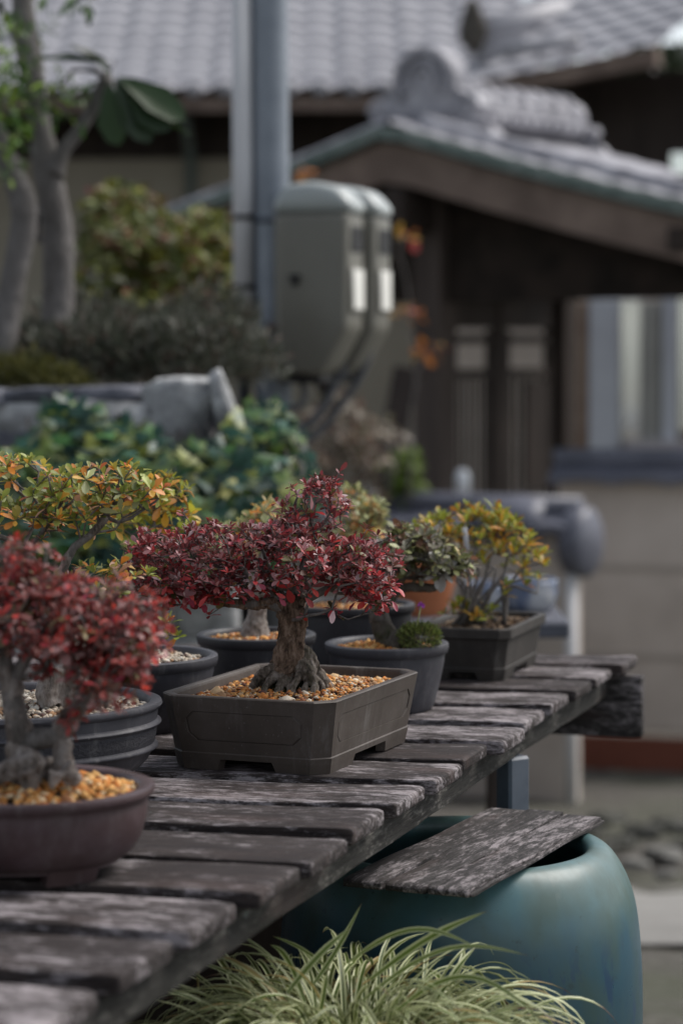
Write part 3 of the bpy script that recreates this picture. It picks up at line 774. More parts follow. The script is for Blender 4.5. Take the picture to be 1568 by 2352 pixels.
# --- generic bonsai in an oval pot
def oval_bonsai(c, a, b, prof, potm, label, pal, rimz, n_peb, mound=.006, rot=0.0, feet=None, psize=.0026):
    th = thing('bonsai', (c[0], c[1], BZ), label, 'bonsai', GB)
    p = oval_pot(th, c[0], c[1], a, b, prof, potm, rot)
    if feet:
        fz, fr = feet
        for ang in (45, 135, 225, 315):
            t = math.radians(ang); L = []
            for z, g in ((0, -.003), (fz * .5, -.001), (fz + .004, .004)):
                q = []
                for s in range(13):
                    tt = t + (s / 12 - .5) * .62; q.append((math.cos(tt) * (a - fr + g), math.sin(tt) * (b - fr + g)))
                for s in range(13):
                    tt = t - (s / 12 - .5) * .62; q.append((math.cos(tt) * (a - fr - .022), math.sin(tt) * (b - fr - .022)))
                L.append([(c[0] + x * math.cos(rot) - y * math.sin(rot), c[1] + x * math.sin(rot) + y * math.cos(rot), BZ + z) for x, y in q])
            f = MB(); f.rings(L, cap0=True, cap1=True); f.build('foot', potm, p, ang=40)
    w_ = .012
    mb = MB(); t = np.arange(48) * 2 * PI / 48
    x, y = (a - w_) * np.cos(t), (b - w_) * np.sin(t)
    mb.add(np.c_[c[0] + x * math.cos(rot) - y * math.sin(rot), c[1] + x * math.sin(rot) + y * math.cos(rot), np.full(48, BZ + rimz - .009)], [list(range(48))])
    mb.build('soil', M['soil'], th)
    fill_soil(th, oval_in(c[0], c[1], a - w_ - .001, b - w_ - .001, rot), BZ + rimz - .0085, n_peb, psize, pal, mound)
    return th

# A: nearest pot, bottom left
ARX, ARY = -.2535, 1.885
profA = [(.03, .012), (.016, .045), (.013, .0655), (.012, .068), (.010, .0695), (.003, .0705), (.0, .0695), (-.001, .066), (.001, .0625), (.005, .0605), (.0055, .059), (.005, .056), (.006, .045), (.010, .030), (.018, .018), (.026, .0125), (.0275, .0120), (.0275, .0105), (.035, .010)]
thA = oval_bonsai((ARX, ARY), .1055, .094, profA, M['potred'], 'out-of-focus red azalea bonsai with two trunks in the purple-brown oval pot nearest the camera', GRITGOLD, .070, 1500, .012, -.12, (.0108, .029), .0034)
tb = MB()
AY = 1.87
bark_tube(tb, px([(60, 1800), (52, 1740), (48, 1680), (30, 1610), (15, 1545), (5, 1480)], AY), [.0135, .0105, .0094, .0082, .0068, .005])
bark_tube(tb, px([(138, 1798), (148, 1740), (142, 1690), (150, 1650), (185, 1620), (225, 1585), (240, 1540)], AY), [.0105, .0082, .0072, .0070, .0062, .005, .004])
bark_tube(tb, px([(100, 1795), (112, 1770), (122, 1745)], AY + .01), [.010, .007, .004])
bark_tube(tb, px([(90, 1740), (60, 1760), (10, 1775), (-25, 1798)], AY - .02), [.008, .009, .009, .007])
bark_tube(tb, px([(148, 1760), (165, 1785), (178, 1805)], AY - .02), [.008, .006, .004]); bark_tube(tb, px([(130, 1770), (122, 1795), (118, 1815)], AY - .03), [.007, .006, .004])
bark_tube(tb, px([(60, 1770), (70, 1800), (76, 1815)], AY - .025), [.009, .007, .004])
trunkmesh(thA, tb, M['barkgrey'], .0013, 'trunk', .0034, .011)
sk = Skel()
r0 = sk.line(px([(48, 1700), (30, 1610), (15, 1545), (5, 1480), (-10, 1420)], AY), [.011, .009, .007, .0055, .004])
r1 = sk.line(px([(30, 1560), (70, 1500), (110, 1440)], AY), [.006, .004, .003], 1)
r2 = sk.line(px([(142, 1690), (185, 1620), (225, 1585), (245, 1540), (265, 1490)], AY), [.008, .007, .0055, .004, .003], 0)
T_, A_ = [], []
for (cx, cy), Y, rx, ry, rd, n in [((50, 1320), AY + .01, 95, 95, .045, 95), ((20, 1410), AY, 120, 100, .06, 150), ((140, 1430), AY - .005, 135, 115, .06, 200), ((235, 1440), AY - .005, 120, 110, .055, 190), ((305, 1470), AY - .01, 85, 85, .045, 100), ((250, 1550), AY - .01, 105, 80, .055, 130), ((130, 1490), AY + .02, 90, 60, .05, 60), ((-60, 1420), AY, 80, 150, .05, 100), ((330, 1400), AY, 55, 45, .03, 24), ((150, 1350), AY, 70, 45, .04, 44), ((175, 1635), AY, 50, 36, .03, 20)]:
    P, a, c = blob(cx, cy, Y, rx, ry, rd, n, .12, .6); T_.append(P); A_.append(a)
T_ = np.concatenate(T_); A_ = np.concatenate(A_); thin = R.rand(len(T_)) < .72; T_, A_ = T_[thin], A_[thin]; sh = R.choice(len(T_), 90, replace=False); T_ = np.concatenate([T_, T_[sh] + nrm(A_[sh] + [0, 0, .6] + .5 * R.randn(90, 3)) * (.006 + .016 * R.rand(90, 1))]); A_ = np.concatenate([A_, A_[sh]]); sk.grow(list(T_), bf=.4)
mb = MB(); sk.mesh(mb, .0006); mb.build('branches', M['twig'], thA)
mb = MB(); rosettes(mb, T_, nrm(A_ * .5 + [0, -.1, .8] + .35 * R.randn(len(T_), 3)), (5, 8), .0086, REDNEAR, REDLOW, .38, (22, 90), .12)
mb.build('foliage', M['leaf'], thA)

# B: banded oval pot with the green and orange tree
BCX, BCY = -.325, 2.305
def band(z0, r): return [(.004 - r * math.sin(k * PI / 6) , z0 - .0035 + .007 * k / 6) for k in range(7)][::-1]
profB = [(.03, .014), (.015, .05), (.012, .070), (.011, .073), (.009, .0745), (.003, .0752), (.0, .0742), (-.0012, .071), (.0005, .068), (.003, .0665)] + [(.0035, .062)] + \
        band(.0535, .0042) + [(.0045, .048), (.0048, .043), (.0062, .037)] + [(a_ + .003, z) for a_, z in band(.0305, .0040)] + [(.009, .026), (.013, .018), (.021, .010), (.032, .0035), (.045, 0)]
thB = oval_bonsai((BCX, BCY), .151, .127, profB, M['potband'], 'green and orange azalea bonsai in the grey oval pot with two raised bands', GRITPALE, .0745, 2600, .006, .05, None, .0028)
tb = MB(); BY = 2.30
bark_tube(tb, px([(165, 1625), (160, 1560), (155, 1500), (150, 1440), (138, 1380), (142, 1310)], BY), [.030, .023, .020, .017, .012, .006])
bark_tube(tb, px([(120, 1620), (110, 1580), (125, 1530)], BY - .02), [.013, .012, .010]); bark_tube(tb, px([(190, 1580), (215, 1600), (245, 1625)], BY - .01), [.012, .010, .006])
bark_tube(tb, px([(140, 1325), (152, 1290), (172, 1255), (205, 1232), (228, 1205), (243, 1186)], BY - .03), [.006, .0046, .0042, .0040, .0036, .0030])
trunkmesh(thB, tb, M['barkgrey'], .0016, 'trunk', .003, .013)
sk = Skel()
sk.line(px([(150, 1440), (138, 1380)], BY), [.010, .008])
b1 = sk.line(px([(140, 1325), (152, 1290), (172, 1255), (205, 1232), (228, 1205), (243, 1186)], BY - .03), [.0046, .0042, .0038, .0034, .003, .0026], 1)
sk.line(px([(258, 1160), (270, 1120)], BY - .03), [.0019, .0014], b1); sk.line(px([(272, 1200), (300, 1190), (330, 1170), (360, 1150)], BY - .03), [.0019, .0017, .0014, .0011], b1)
b2 = sk.line(px([(110, 1330), (60, 1270), (20, 1240), (-30, 1220)], BY - .01), [.005, .004, .003, .0022], 1)
sk.line(px([(100, 1220), (130, 1180), (170, 1150)], BY - .02), [.0022, .0018, .0013], b2 - 2)
sk.line(px([(190, 1370), (240, 1365), (280, 1355)], BY - .03), [.0028, .002, .0014], 1)
T_, A_ = [], []
for (cx, cy), dy, rx, ry, rd, n in [((60, 1120), -.01, 110, 85, .06, 62), ((165, 1130), -.03, 100, 72, .05, 58), ((270, 1120), -.03, 88, 62, .045, 52), ((345, 1130), -.03, 50, 45, .035, 22), ((60, 1200), -.01, 100, 50, .05, 34), ((180, 1205), -.02, 90, 40, .04, 20), ((230, 1330), -.05, 85, 45, .035, 26), ((300, 1325), -.05, 50, 32, .03, 14), ((-60, 1160), 0, 80, 110, .05, 40), ((395, 1440), -.06, 22, 32, .02, 6)]:
    P, a, c = blob(cx, cy, BY + dy, rx, ry, rd, n, .3, .4); T_.append(P); A_.append(a)
T_ = np.concatenate(T_); A_ = np.concatenate(A_); thin = R.rand(len(T_)) < .66; T_, A_ = T_[thin], A_[thin]; sk.grow(list(T_), bf=.35, step=.012, jit=.0028)
mb = MB(); sk.mesh(mb, .0007); mb.build('branches', M['twig'], thB)
mb = MB(); rosettes(mb, T_, nrm(A_ * .4 + [0, -.1, .9] + .3 * R.randn(len(T_), 3)), (6, 9), .0118, ORG, ORGLOW, .37, (8, 84), .34)
mb.build('foliage', M['leaf'], thB)

# D, E, F, G: the round pots behind
def round_prof(h, base, lipw=.004):
    return [(.03, .012), (.013, h * .6), (.0105, h - .006), (.009, h - .001), (.007, h), (.002, h), (0, h - .0012), (-.0005, h - .005), (.001, h - .011), (lipw, h - .0125),
            (lipw + .0003, h - .016)] + [(lipw + (base - lipw) * (1 - z / (h - .016)) ** 1.2, z) for z in np.linspace(h - .02, 0.004, 6)] + [(base + .002, 0)]
def simple_tree(th, trunk_pts, trunk_r, Y, blobs, pal, low, ln, nl=(4, 7), tw=.0006, m='bark', lowf=.3, asp=.34, dys=None):
    tb = MB(); bark_tube(tb, px(trunk_pts, Y, dys), trunk_r); trunkmesh(th, tb, M[m], .0016, 'trunk', .0018, .012)
    sk = Skel(); sk.line(px(trunk_pts[len(trunk_pts) // 2:], Y, dys[len(trunk_pts) // 2:] if dys else None), trunk_r[len(trunk_pts) // 2:])
    T_, A_ = [], []
    for (cx, cy), dy, rx, ry, rd, n in blobs:
        P, a, c = blob(cx, cy, Y + dy, rx, ry, rd, n, .35, .4); T_.append(P); A_.append(a)
    T_ = np.concatenate(T_); A_ = np.concatenate(A_); sk.grow(list(T_), bf=.4)
    mb = MB(); sk.mesh(mb, tw); mb.build('branches', M['twig'], th)
    mb = MB(); rosettes(mb, T_, nrm(A_ * .5 + [0, -.1, .9] + .3 * R.randn(len(T_), 3)), nl, ln, pal, low, asp, (18, 90), lowf)
    mb.build('foliage', M['leaf'], th)
thD = oval_bonsai((-.231, 2.61), .096, .092, round_prof(.080, .022), M['potgrey'], 'small yellow-tipped bonsai in the round black pot half hidden behind the banded oval pot', GRITPALE, .080, 1100, .006)
simple_tree(thD, [(300, 1520), (305, 1450), (290, 1380), (310, 1300), (330, 1240)], [.016, .012, .010, .007, .004], 2.63,
            [((380, 1140), .03, 60, 55, .05, 34), ((300, 1180), .03, 70, 60, .05, 34), ((420, 1190), .03, 30, 30, .03, 8)], YEL, YELLOW2, .014, (5, 8))
thE = oval_bonsai((-.0995, 2.79), .0690, .070, round_prof(.081, .014), M['potdark'], 'smooth grey-trunked bonsai in the round black pot behind the dark red azalea', GRIT, .081, 900, .005)
simple_tree(thE, [(583, 1475), (586, 1445), (590, 1415), (594, 1380), (600, 1320), (610, 1260)], [.0195, .0165, .0115, .0105, .009, .005], 2.79,
            [((620, 1185), .02, 45, 40, .05, 30), ((560, 1230), .03, 60, 40, .05, 40)], PALE, ORGLOW, .013, (4, 7), .0006, 'barkgrey', .2)
tbE = MB()
thF = oval_bonsai((.012, 3.10), .082, .075, round_prof(.083, .014), M['potdark'], 'pale green-leaved bonsai in the dark pot farthest back, behind the round pots', GRIT, .083, 900, .005)
simple_tree(thF, [(800, 1405), (805, 1360), (800, 1310), (810, 1250)], [.012, .010, .008, .005], 3.12,
            [((815, 1165), .02, 52, 50, .05, 42), ((855, 1190), .02, 34, 45, .04, 30), ((800, 1230), .02, 60, 35, .05, 24)], PALE, ORGLOW, .015, (4, 7), .0006, 'barkgrey', .2)
thG = oval_bonsai((.0508, 2.745), .0705, .072, round_prof(.0755, .0175, .004), M['potgrey'], 'mossy leaning bonsai with greyish leaves and a purple flower in the round charcoal pot', GRITGOLD, .0755, 1000, .006)
simple_tree(thG, [(905, 1500), (890, 1465), (872, 1425), (866, 1388), (880, 1355)], [.0165, .0140, .0122, .0100, .007], 2.745,
            [((905, 1275), .0, 55, 50, .045, 60), ((975, 1285), .0, 70, 58, .045, 95), ((1035, 1300), .0, 45, 40, .035, 45), ((950, 1235), .01, 60, 28, .035, 34)], GRY, PALE, .0125, (5, 8), .0007, 'barkmoss', .25, .40)
tb = MB()
bark_tube(tb, px([(868, 1400), (890, 1380), (925, 1352), (965, 1350), (1000, 1348), (1020, 1330), (1045, 1312)], 2.74), [.009, .0068, .0056, .005, .0046, .004, .003])
bark_tube(tb, px([(905, 1490), (925, 1462), (945, 1475), (958, 1500)], 2.72), [.012, .012, .011, .008])
bark_tube(tb, px([(860, 1385), (852, 1360), (856, 1330)], 2.74), [.008, .0075, .005])
trunkmesh(thG, tb, M['barkmoss'], .0016, 'limb', .0018, .010)
# moss cushion and the one flower
n = 1500; P, a, c = blob(962, 1464, 2.71, 46, 28, .022, n, .6, .25)
mb = MB(); leaves(mb, P, nrm(a + [0, 0, .4] + .5 * R.randn(len(P), 3)), nrm(R.randn(len(P), 3)), .005 + .004 * R.rand(len(P)), np.full(len(P), .0010), pick([((.13, .165, .04), 4), ((.20, .24, .065), 3), ((.06, .08, .025), 2), ((.22, .19, .08), 1)], len(P)))
cc = at(965, 1470, 2.71); s = mpp(2.71)
mb.build('moss', M['bush'], thG)
mb = MB(); f0, f1 = at(952, 1450, 2.70), at(966, 1392, 2.70)
mb.tube([f0, (f0 + f1) / 2 + [.001, 0, .001], f1], [.0009, .0008, .0008], 6)
fl = mb.build('flower_stem', surf('pale_green_stem', two((.25, .28, .12), (.34, .36, .18)), 60), thG)
mb = MB(); k = 26; d = nrm(R.randn(k, 3) + [0, 0, .5]); leaves(mb, np.tile(f1, (k, 1)), d, nrm(R.randn(k, 3)), np.full(k, .0052), np.full(k, .0011), pick([((.34, .05, .42), 2), ((.45, .12, .52), 1)], k))
mb.build('flower', M['leaf'], fl)

# H: the rectangular pot at the far end with the many-stemmed yellow shrub
HH = np.array([.1765, 3.055, BZ])
thH = thing('bonsai', HH, 'many-stemmed yellow and orange shrub in the dark rectangular pot at the far bench end', 'bonsai', GB)
pot, ins = rect_pot(thH, HH, -.315, .062, .104, .066, .012, M['potmud'], .010, .007, False, .010, .0025)
fill_soil(thH, ins, BZ + .0555, 800, .003, [((.10, .07, .05), 4), ((.22, .14, .08), 2), ((.45, .33, .22), 1.5)], .008)
sk = Skel(); HY = 3.03
tb = MB()
T_, A_ = [], []
for (cx, cy), dy, rx, ry, rd, n in [((1075, 1225), 0, 90, 52, .05, 50), ((1160, 1240), .01, 70, 50, .05, 36), ((1220, 1300), .02, 36, 56, .04, 24), ((1005, 1220), -.01, 50, 40, .04, 24), ((1130, 1205), 0, 60, 34, .04, 24), ((1080, 1180), 0, 30, 22, .03, 10)]:
    P, a, c = blob(cx, cy, HY + dy, rx, ry, rd, n, .5, .2); T_.append(P); A_.append(a)
for (cx, cy), dy, rx, ry, rd, n in [((1075, 1405), -.02, 60, 28, .03, 20), ((1130, 1330), 0, 70, 60, .04, 8)]:
    P, a, c = blob(cx, cy, HY + dy, rx, ry, rd, n, .2, .6); T_.append(P); A_.append(a)
T_ = np.concatenate(T_); A_ = np.concatenate(A_)
for i in range(15):
    x0 = 1035 + 125 * R.rand(); x1 = 1000 + 235 * (i + .5) / 15 + 8 * R.randn(); dz = .05 * R.randn()
    y1 = 1275 + 45 * R.rand() + (45 if x1 > 1190 else 0)
    pts = px([(x0, 1435), (x0 + (x1 - x0) * .25, 1400), (x0 + (x1 - x0) * .6 + 5 * R.randn(), 1345), (x1, y1)], HY, [dz * .3, dz * .5, dz * .8, dz])
    rr = [.0034, .0028, .0022, .0015]
    if i == 0: sk.line(pts, rr)
    else: sk.line(pts, rr, 0 if False else None)
sk.grow(list(T_), bf=.1, step=.013, jit=.0018, lift=.05)
mb = MB(); sk.mesh(mb, .0008); mb.build('stems', M['twig'], thH)
mb = MB(); rosettes(mb, T_, nrm(A_ * .3 + [0, 0, 1] + .2 * R.randn(len(T_), 3)), (5, 8), .0135, YEL, YELLOW2, .27, (10, 60), .3)
mb.build('foliage', M['leaf'], thH)
tagm = surf('white_label_plastic', two((.46, .46, .48), (.54, .54, .56)), 4, .35, .5)
for (x0, y0, x1, y1), d in zip([(1066, 1212, 1072, 1262), (1058, 1280, 1072, 1345)], (0, -.03)):
    a, b = at(x0, y0, HY - .05 + d), at(x1, y1, HY - .05 + d); mb = MB()
    mb.box((a + b) / 2, (.0060, .0012, np.linalg.norm(a - b)), np.array([[1, .05, 0], [0, 1, 0], nrm(a - b)]), .0005)
    mb.build('plant_tag', tagm, thH)

# ------------------------------------------------------------------ teal jar, lid board, striped plant, twine
JX, JY, JZ = .118, 2.415, .632
def lathe(mb, c, prof, seg=96, cap0=True, cap1=True, sx=1, sy=1, wob=None):
    t = np.arange(seg) * 2 * PI / seg
    L = [np.stack([c[0] + r * sx * np.cos(t), c[1] + r * sy * np.sin(t), np.full(seg, c[2] + z)], 1) for r, z in prof]
    return mb.rings(L, cap0=cap0, cap1=cap1)
m, t, b = mat('teal_ceramic_glaze'); L_ = t.links.new
v = N(t, 'ShaderNodeTexCoord').outputs['Object']
sep = N(t, 'ShaderNodeSeparateXYZ'); L_(v, sep.inputs[0])
n1 = noise(t, v, 9, 6, .6); n2 = noise(t, v, 60, 5, .7); n3 = noise(t, v, 26, 3, .5, (1, 1, .35))
zz = N(t, 'ShaderNodeMath', operation='MULTIPLY_ADD', i_1=.09); L_(n3, zz.inputs[0]); L_(sep.outputs[2], zz.inputs[2])
zc = ramp(t, zz.outputs[0], [(.30, (.018, .045, .047)), (.46, (.026, .062, .066)), (.515, (.021, .062, .086)), (.60, (.025, .083, .122)), (.645, (.065, .145, .160)), (.70, (.115, .20, .20))])
c = mixc(t, ramp(t, mixc(t, .5, n1, n3), two((0, 0, 0), (.75, .75, .75), .42, .62)), zc, (.036, .066, .050))
run = noise(t, v, 62, 4, .65, (1, 1, .40))                       # drips of darker blue where the upper glaze ends
gz_ = ramp(t, sep.outputs[2], [(.40, (0, 0, 0)), (.47, (1, 1, 1)), (.52, (1, 1, 1)), (.57, (0, 0, 0))])
rf = mixc(t, 1.0, ramp(t, run, two((0, 0, 0), (.7, .7, .7), .565, .62)), gz_, 'MULTIPLY')
c = mixc(t, rf, c, (.014, .042, .095))
c = mixc(t, ramp(t, n2, [(.62, (0, 0, 0)), (.70, (.6, .6, .6))]), c, (.02, .036, .038))
lime = noise(t, v, 16, 8, .7, (1, 1, .25)); c = mixc(t, ramp(t, lime, [(.60, (0, 0, 0)), (.72, (.35, .35, .35))]), c, (.17, .20, .19))
L_(c, b.inputs['Base Color']); t.links.new(ramp(t, n1, two((.26, .26, .26), (.48, .48, .48))), b.inputs['Roughness']); b.inputs['Specular IOR Level'].default_value = .5
b.inputs['Coat Weight'].default_value = .12; b.inputs['Coat Roughness'].default_value = .2
bump(t, b, noise(t, v, 24, 4, .5), .15, .002)
M['teal'] = m
jar = thing('glazed_jar', (JX, JY, 0), 'large teal glazed ceramic jar with thick rounded rim under the bench edge', 'jar')
mb = MB()
prof = [(.10, .04), (.155, .10), (.168, .30), (.166, .50), (.150, .575), (.135, .600), (.1265, .614), (.1255, .622), (.129, .629), (.136, .632), (.145, .630), (.154, .623), (.163, .610), (.172, .590), (.1785, .562), (.1825, .52), (.184, .46), (.182, .38), (.175, .28), (.160, .15), (.145, .05), (.138, 0), (.10, -.0)]
prof = np.array(prof); k = np.linspace(0, len(prof) - 1, 90)
i = np.clip(k.astype(int), 0, len(prof) - 2); f = (k - i)[:, None]
P0, P1, P2, P3 = prof[np.maximum(i - 1, 0)], prof[i], prof[i + 1], prof[np.minimum(i + 2, len(prof) - 1)]
prof = .5 * (2 * P1 + (P2 - P0) * f + (2 * P0 - 5 * P1 + 4 * P2 - P3) * f ** 2 + (3 * P1 - P0 - 3 * P2 + P3) * f ** 3)
lathe(mb, (JX, JY, 0), prof[::-1] , 96)
mb.build('jar_body', M['teal'], jar)
mb = MB(); lathe(mb, (JX, JY, .30), [(.001, .0), (.160, .0)], 48, False, False); mb.build('water', surf('dark_water', two((.006, .008, .008), (.01, .012, .012)), 3, .08, .5), jar)

bz = .6425
p0, p1, p2, p3 = (onz(790, 2018, bz), onz(1068, 2045, bz), onz(1400, 1865, bz), onz(1112, 1856, bz))
bt = thing('loose_board', (p0 + p1 + p2 + p3) / 4, 'weathered grey board lying across the mouth of the teal jar', 'board')
al = nrm((p3 - p0) + (p2 - p1)); ac = nrm((p1 - p0) + (p2 - p3)); ac = nrm(ac - al * (ac @ al))
Ln = .5 * (np.linalg.norm(p3 - p0) + np.linalg.norm(p2 - p1)); Wd = .5 * (np.linalg.norm(p1 - p0) + np.linalg.norm(p2 - p3))
cen = (p0 + p1 + p2 + p3) / 4; st = cen - al * Ln / 2 - ac * Wd / 2
mb = MB(); w3 = Wd / 3.0
for q in range(3):
    plank(mb, st + ac * (q * w3 + .0010), al, ac, UP, Ln - .002 * q, w3 - .0024, .0085, seg=34, rd=.0009, wear=.0004, warp=.0006)
plank(mb, st + ac * (Wd - .002) - UP * .0038, al, ac, UP, Ln, .0045, .0036, seg=20, rd=.0008, wear=.0003, warp=.0006)
mb.build('board_face', M['board'], bt, ang=38)

# striped grassy plant in a pot below the bench edge
GX, GY, GZ = .005, 2.03, .535
sp_ = thing('striped_plant', (GX, GY, 0), 'green and cream striped grassy plant spilling out below the bench edge', 'plant')
mb = MB(); lathe(mb, (GX, GY, 0), [(.07, .02), (.09, .49), (.094, .50), (.105, .50), (.107, .495), (.106, .46), (.10, .455), (.092, .25), (.080, .0), (.05, 0)][::-1], 48)
mb.build('pot', surf('brown_flowerpot', two((.05, .035, .03), (.09, .06, .05)), 12, .7, .3), sp_)
def blades(mb, n):
    for i in range(n):
        th = R.rand() * 2 * PI; r0 = .085 * math.sqrt(R.rand())
        o = np.array([GX + r0 * math.cos(th) * 1.25, GY + r0 * math.sin(th) * .9, GZ - .02 + .03 * R.rand()])
        dr = th + .7 * R.randn(); L = .085 + .095 * R.rand(); el = math.radians(5 + 58 * R.rand())
        if r0 < .05: el = math.radians(28 + 50 * R.rand())
        w = .0013 + .0018 * R.rand(); droop = 3.2 + 7.5 * R.rand() ** 1.4; seg = 15
        h = np.array([math.cos(dr), math.sin(dr), 0]); side = np.array([-h[1], h[0], 0]); tw = .5 * R.randn()
        t = np.linspace(0, 1, seg); ang = el - droop * (t * L) * 1.9 * (.5 + t); ang = np.maximum(ang, -1.25)
        st_ = L / (seg - 1); P = [o]
        for k in range(1, seg): P.append(P[-1] + st_ * (math.cos(ang[k]) * h + math.sin(ang[k]) * UP))
        P = np.array(P) + np.outer(np.sin(t * 2.5) * .012 * R.randn(), side)
        ww = w * np.clip(np.minimum(.55 + t * 2.0, 1), 0, 1) * np.clip((1.02 - t) * 3.2, .02, 1) ** .8
        V, C, F = [], [], []
        g = np.array([.075, .125, .020]) * (.6 + .75 * R.rand()) * np.array([1 + .35 * R.rand(), 1, 1]); cr = np.array([.52, .55, .32]) * (.75 + .4 * R.rand())
        if R.rand() < .07: g = np.array([.26, .24, .08]); cr = np.array([.40, .30, .14])
        brown = .84 + .35 * R.rand()
        for k in range(seg):
            nr = -math.sin(ang[k]) * h + math.cos(ang[k]) * UP; a_ = tw * t[k]; s_ = math.cos(a_) * side + math.sin(a_) * nr; n_ = -math.sin(a_) * side + math.cos(a_) * nr
            x = ww[k]; z = .38 * x
            cols = [(-x, z, cr), (-x * .50, z * .27, cr), (-x * .44, z * .24, g), (0, 0, g * .92), (x * .44, z * .24, g), (x * .50, z * .27, cr), (x, z, cr)]
            for a, b_, cc in cols:
                V.append(P[k] + s_ * a + n_ * b_); C.append(cc if t[k] < brown else np.array([.10, .05, .03]))
        for k in range(seg - 1):
            for j in range(6): F.append([k * 7 + j, k * 7 + j + 1, k * 7 + 8 + j, k * 7 + 7 + j])
        mb.add(V, F, np.array(C))
mb = MB(); blades(mb, 1250)
def blade_to(mb, x0, y0, x1, y1, d0, d1, w, bend):
    a, b_ = at(x0, y0, d0), at(x1, y1, d1); t = np.linspace(0, 1, 14); w = w * .72; P = a + np.outer(t, b_ - a) + np.outer(np.sin(t * PI) * bend, UP); V, C, F = [], [], []
    for k in range(14):
        T = nrm(P[min(k + 1, 13)] - P[max(k - 1, 0)]); sd = nrm(np.cross(T, [0, -1, .35])); x = w * min(.5 + 2 * t[k], 1) * max(.03, min(1, (1.02 - t[k]) * 2.6))
        for f_, z_, cc in ((-1, .3, (.44, .48, .25)), (-.55, .1, (.44, .48, .25)), (-.5, .1, (.12, .17, .03)), (0, 0, (.11, .16, .028)), (.5, .1, (.12, .17, .03)), (.55, .1, (.44, .48, .25)), (1, .3, (.44, .48, .25))):
            V.append(P[k] + sd * x * f_ - np.array([0, .4, -.4]) * x * z_); C.append(cc if t[k] < .96 else (.10, .05, .03))
    for k in range(13):
        for j in range(6): F.append([k * 7 + j, k * 7 + j + 1, k * 7 + 8 + j, k * 7 + 7 + j])
    mb.add(V, F, np.array(C))
for q in [(850, 2250, 1118, 2093, 2.0, 1.98, .0042, .006), (800, 2210, 1100, 2180, 2.0, 1.97, .0030, .022), (720, 2260, 830, 2075, 2.04, 2.06, .0032, -.004), (660, 2280, 805, 2130, 2.0, 2.02, .0040, .004), (760, 2230, 625, 2150, 2.05, 2.08, .0022, .004), (830, 2300, 1212, 2195, 1.98, 1.93, .0028, .024), (700, 2300, 620, 2170, 2.02, 2.05, .0036, .012), (900, 2330, 1245, 2345, 1.97, 1.92, .0034, .034)]: blade_to(mb, *q)
mb.build('leaves', M['blade'], sp_)['kind'] = 'stuff'

mb = MB()
for q in range(5):
    a = bp(14 * PER - .004 + .001 * R.randn(), .355 + .010 * q + .004 * R.randn(), BZ + .0018 + .0008 * q); b_ = a + AX * (PW + .008) + PL * (-.05 + .012 * R.randn())
    mb.tube([a - UP * .012, a, (a * .6 + b_ * .4) + UP * .0015 + .003 * R.randn(3) * [1, 1, 0], b_, b_ - UP * .013], .0011, 6)
tag(mb.build('twine', surf('teal_twine', two((.03, .22, .20), (.07, .34, .30)), 80, .6, .3), loc=bp(14 * PER + .05, .36, BZ)), 'teal twine wrapped round the last plank beside the far rectangular pot', 'twine')

# ------------------------------------------------------------------ things standing just beyond the bench
stand = thing('low_stand', at(1085, 1500, 4.6) * [1, 1, 0], 'low stone-topped stand on dark pedestals beyond the far end of the bench', 'stand')
SY = 4.6; s0 = at(880, 1425, SY); s1 = at(1290, 1425, SY); gh = float(gz(0, SY))
mb = MB(); mb.box((s0 + s1) / 2, (s1[0] - s0[0], .34, .03), None, .004); mb.build('top', M['darkstone'], stand, ang=30)
sp0 = at(1144, 1600, SY); h = s0[2] - .016 - gh
mb = MB(); mb.box((sp0[0], SY, gh + h / 2 - .005), (50 * mpp(SY), .12, h), None, .004); mb.build('pedestal', M['darkwood'], stand, ang=30)
mb = MB(); mb.box((s0[0] + .05, SY, gh + h / 2 - .005), (.05, .12, h), None, .004); mb.build('pedestal', M['darkwood'], stand, ang=30)
STZ = s0[2] + .0155
c0 = at(960, 1400, SY - .03)
tp = thing('terracotta_pot', (c0[0], c0[1], STZ), 'orange terracotta flowerpot on the low stand behind the bench', 'flowerpot')
mb = MB(); lathe(mb, (c0[0], c0[1], STZ), [(.02, .012), (.055, .03), (.068, .10), (.072, .105), (.077, .105), (.079, .102), (.079, .085), (.074, .082), (.072, .07), (.055, .004), (.052, 0), (.02, 0)][::-1], 48)
mb.build('pot_body', surf('terracotta', two((.30, .10, .045), (.40, .15, .07)), 14, .8, .2), tp, ang=50)
mb = MB(); lathe(mb, (c0[0], c0[1], STZ + .092), [(.0005, 0), (.066, 0)], 32, False, False); mb.build('soil', M['soil'], tp)
m, t, b = mat('blue_glaze_glints'); v = N(t, 'ShaderNodeTexCoord').outputs['Object']
t.links.new(ramp(t, noise(t, v, 11, 4, .6), [(.35, (.06, .085, .15)), (.52, (.12, .15, .22)), (.62, (.40, .41, .43))]), b.inputs['Base Color']); b.inputs['Roughness'].default_value = .25  # white patches are highlights painted into the blue glaze
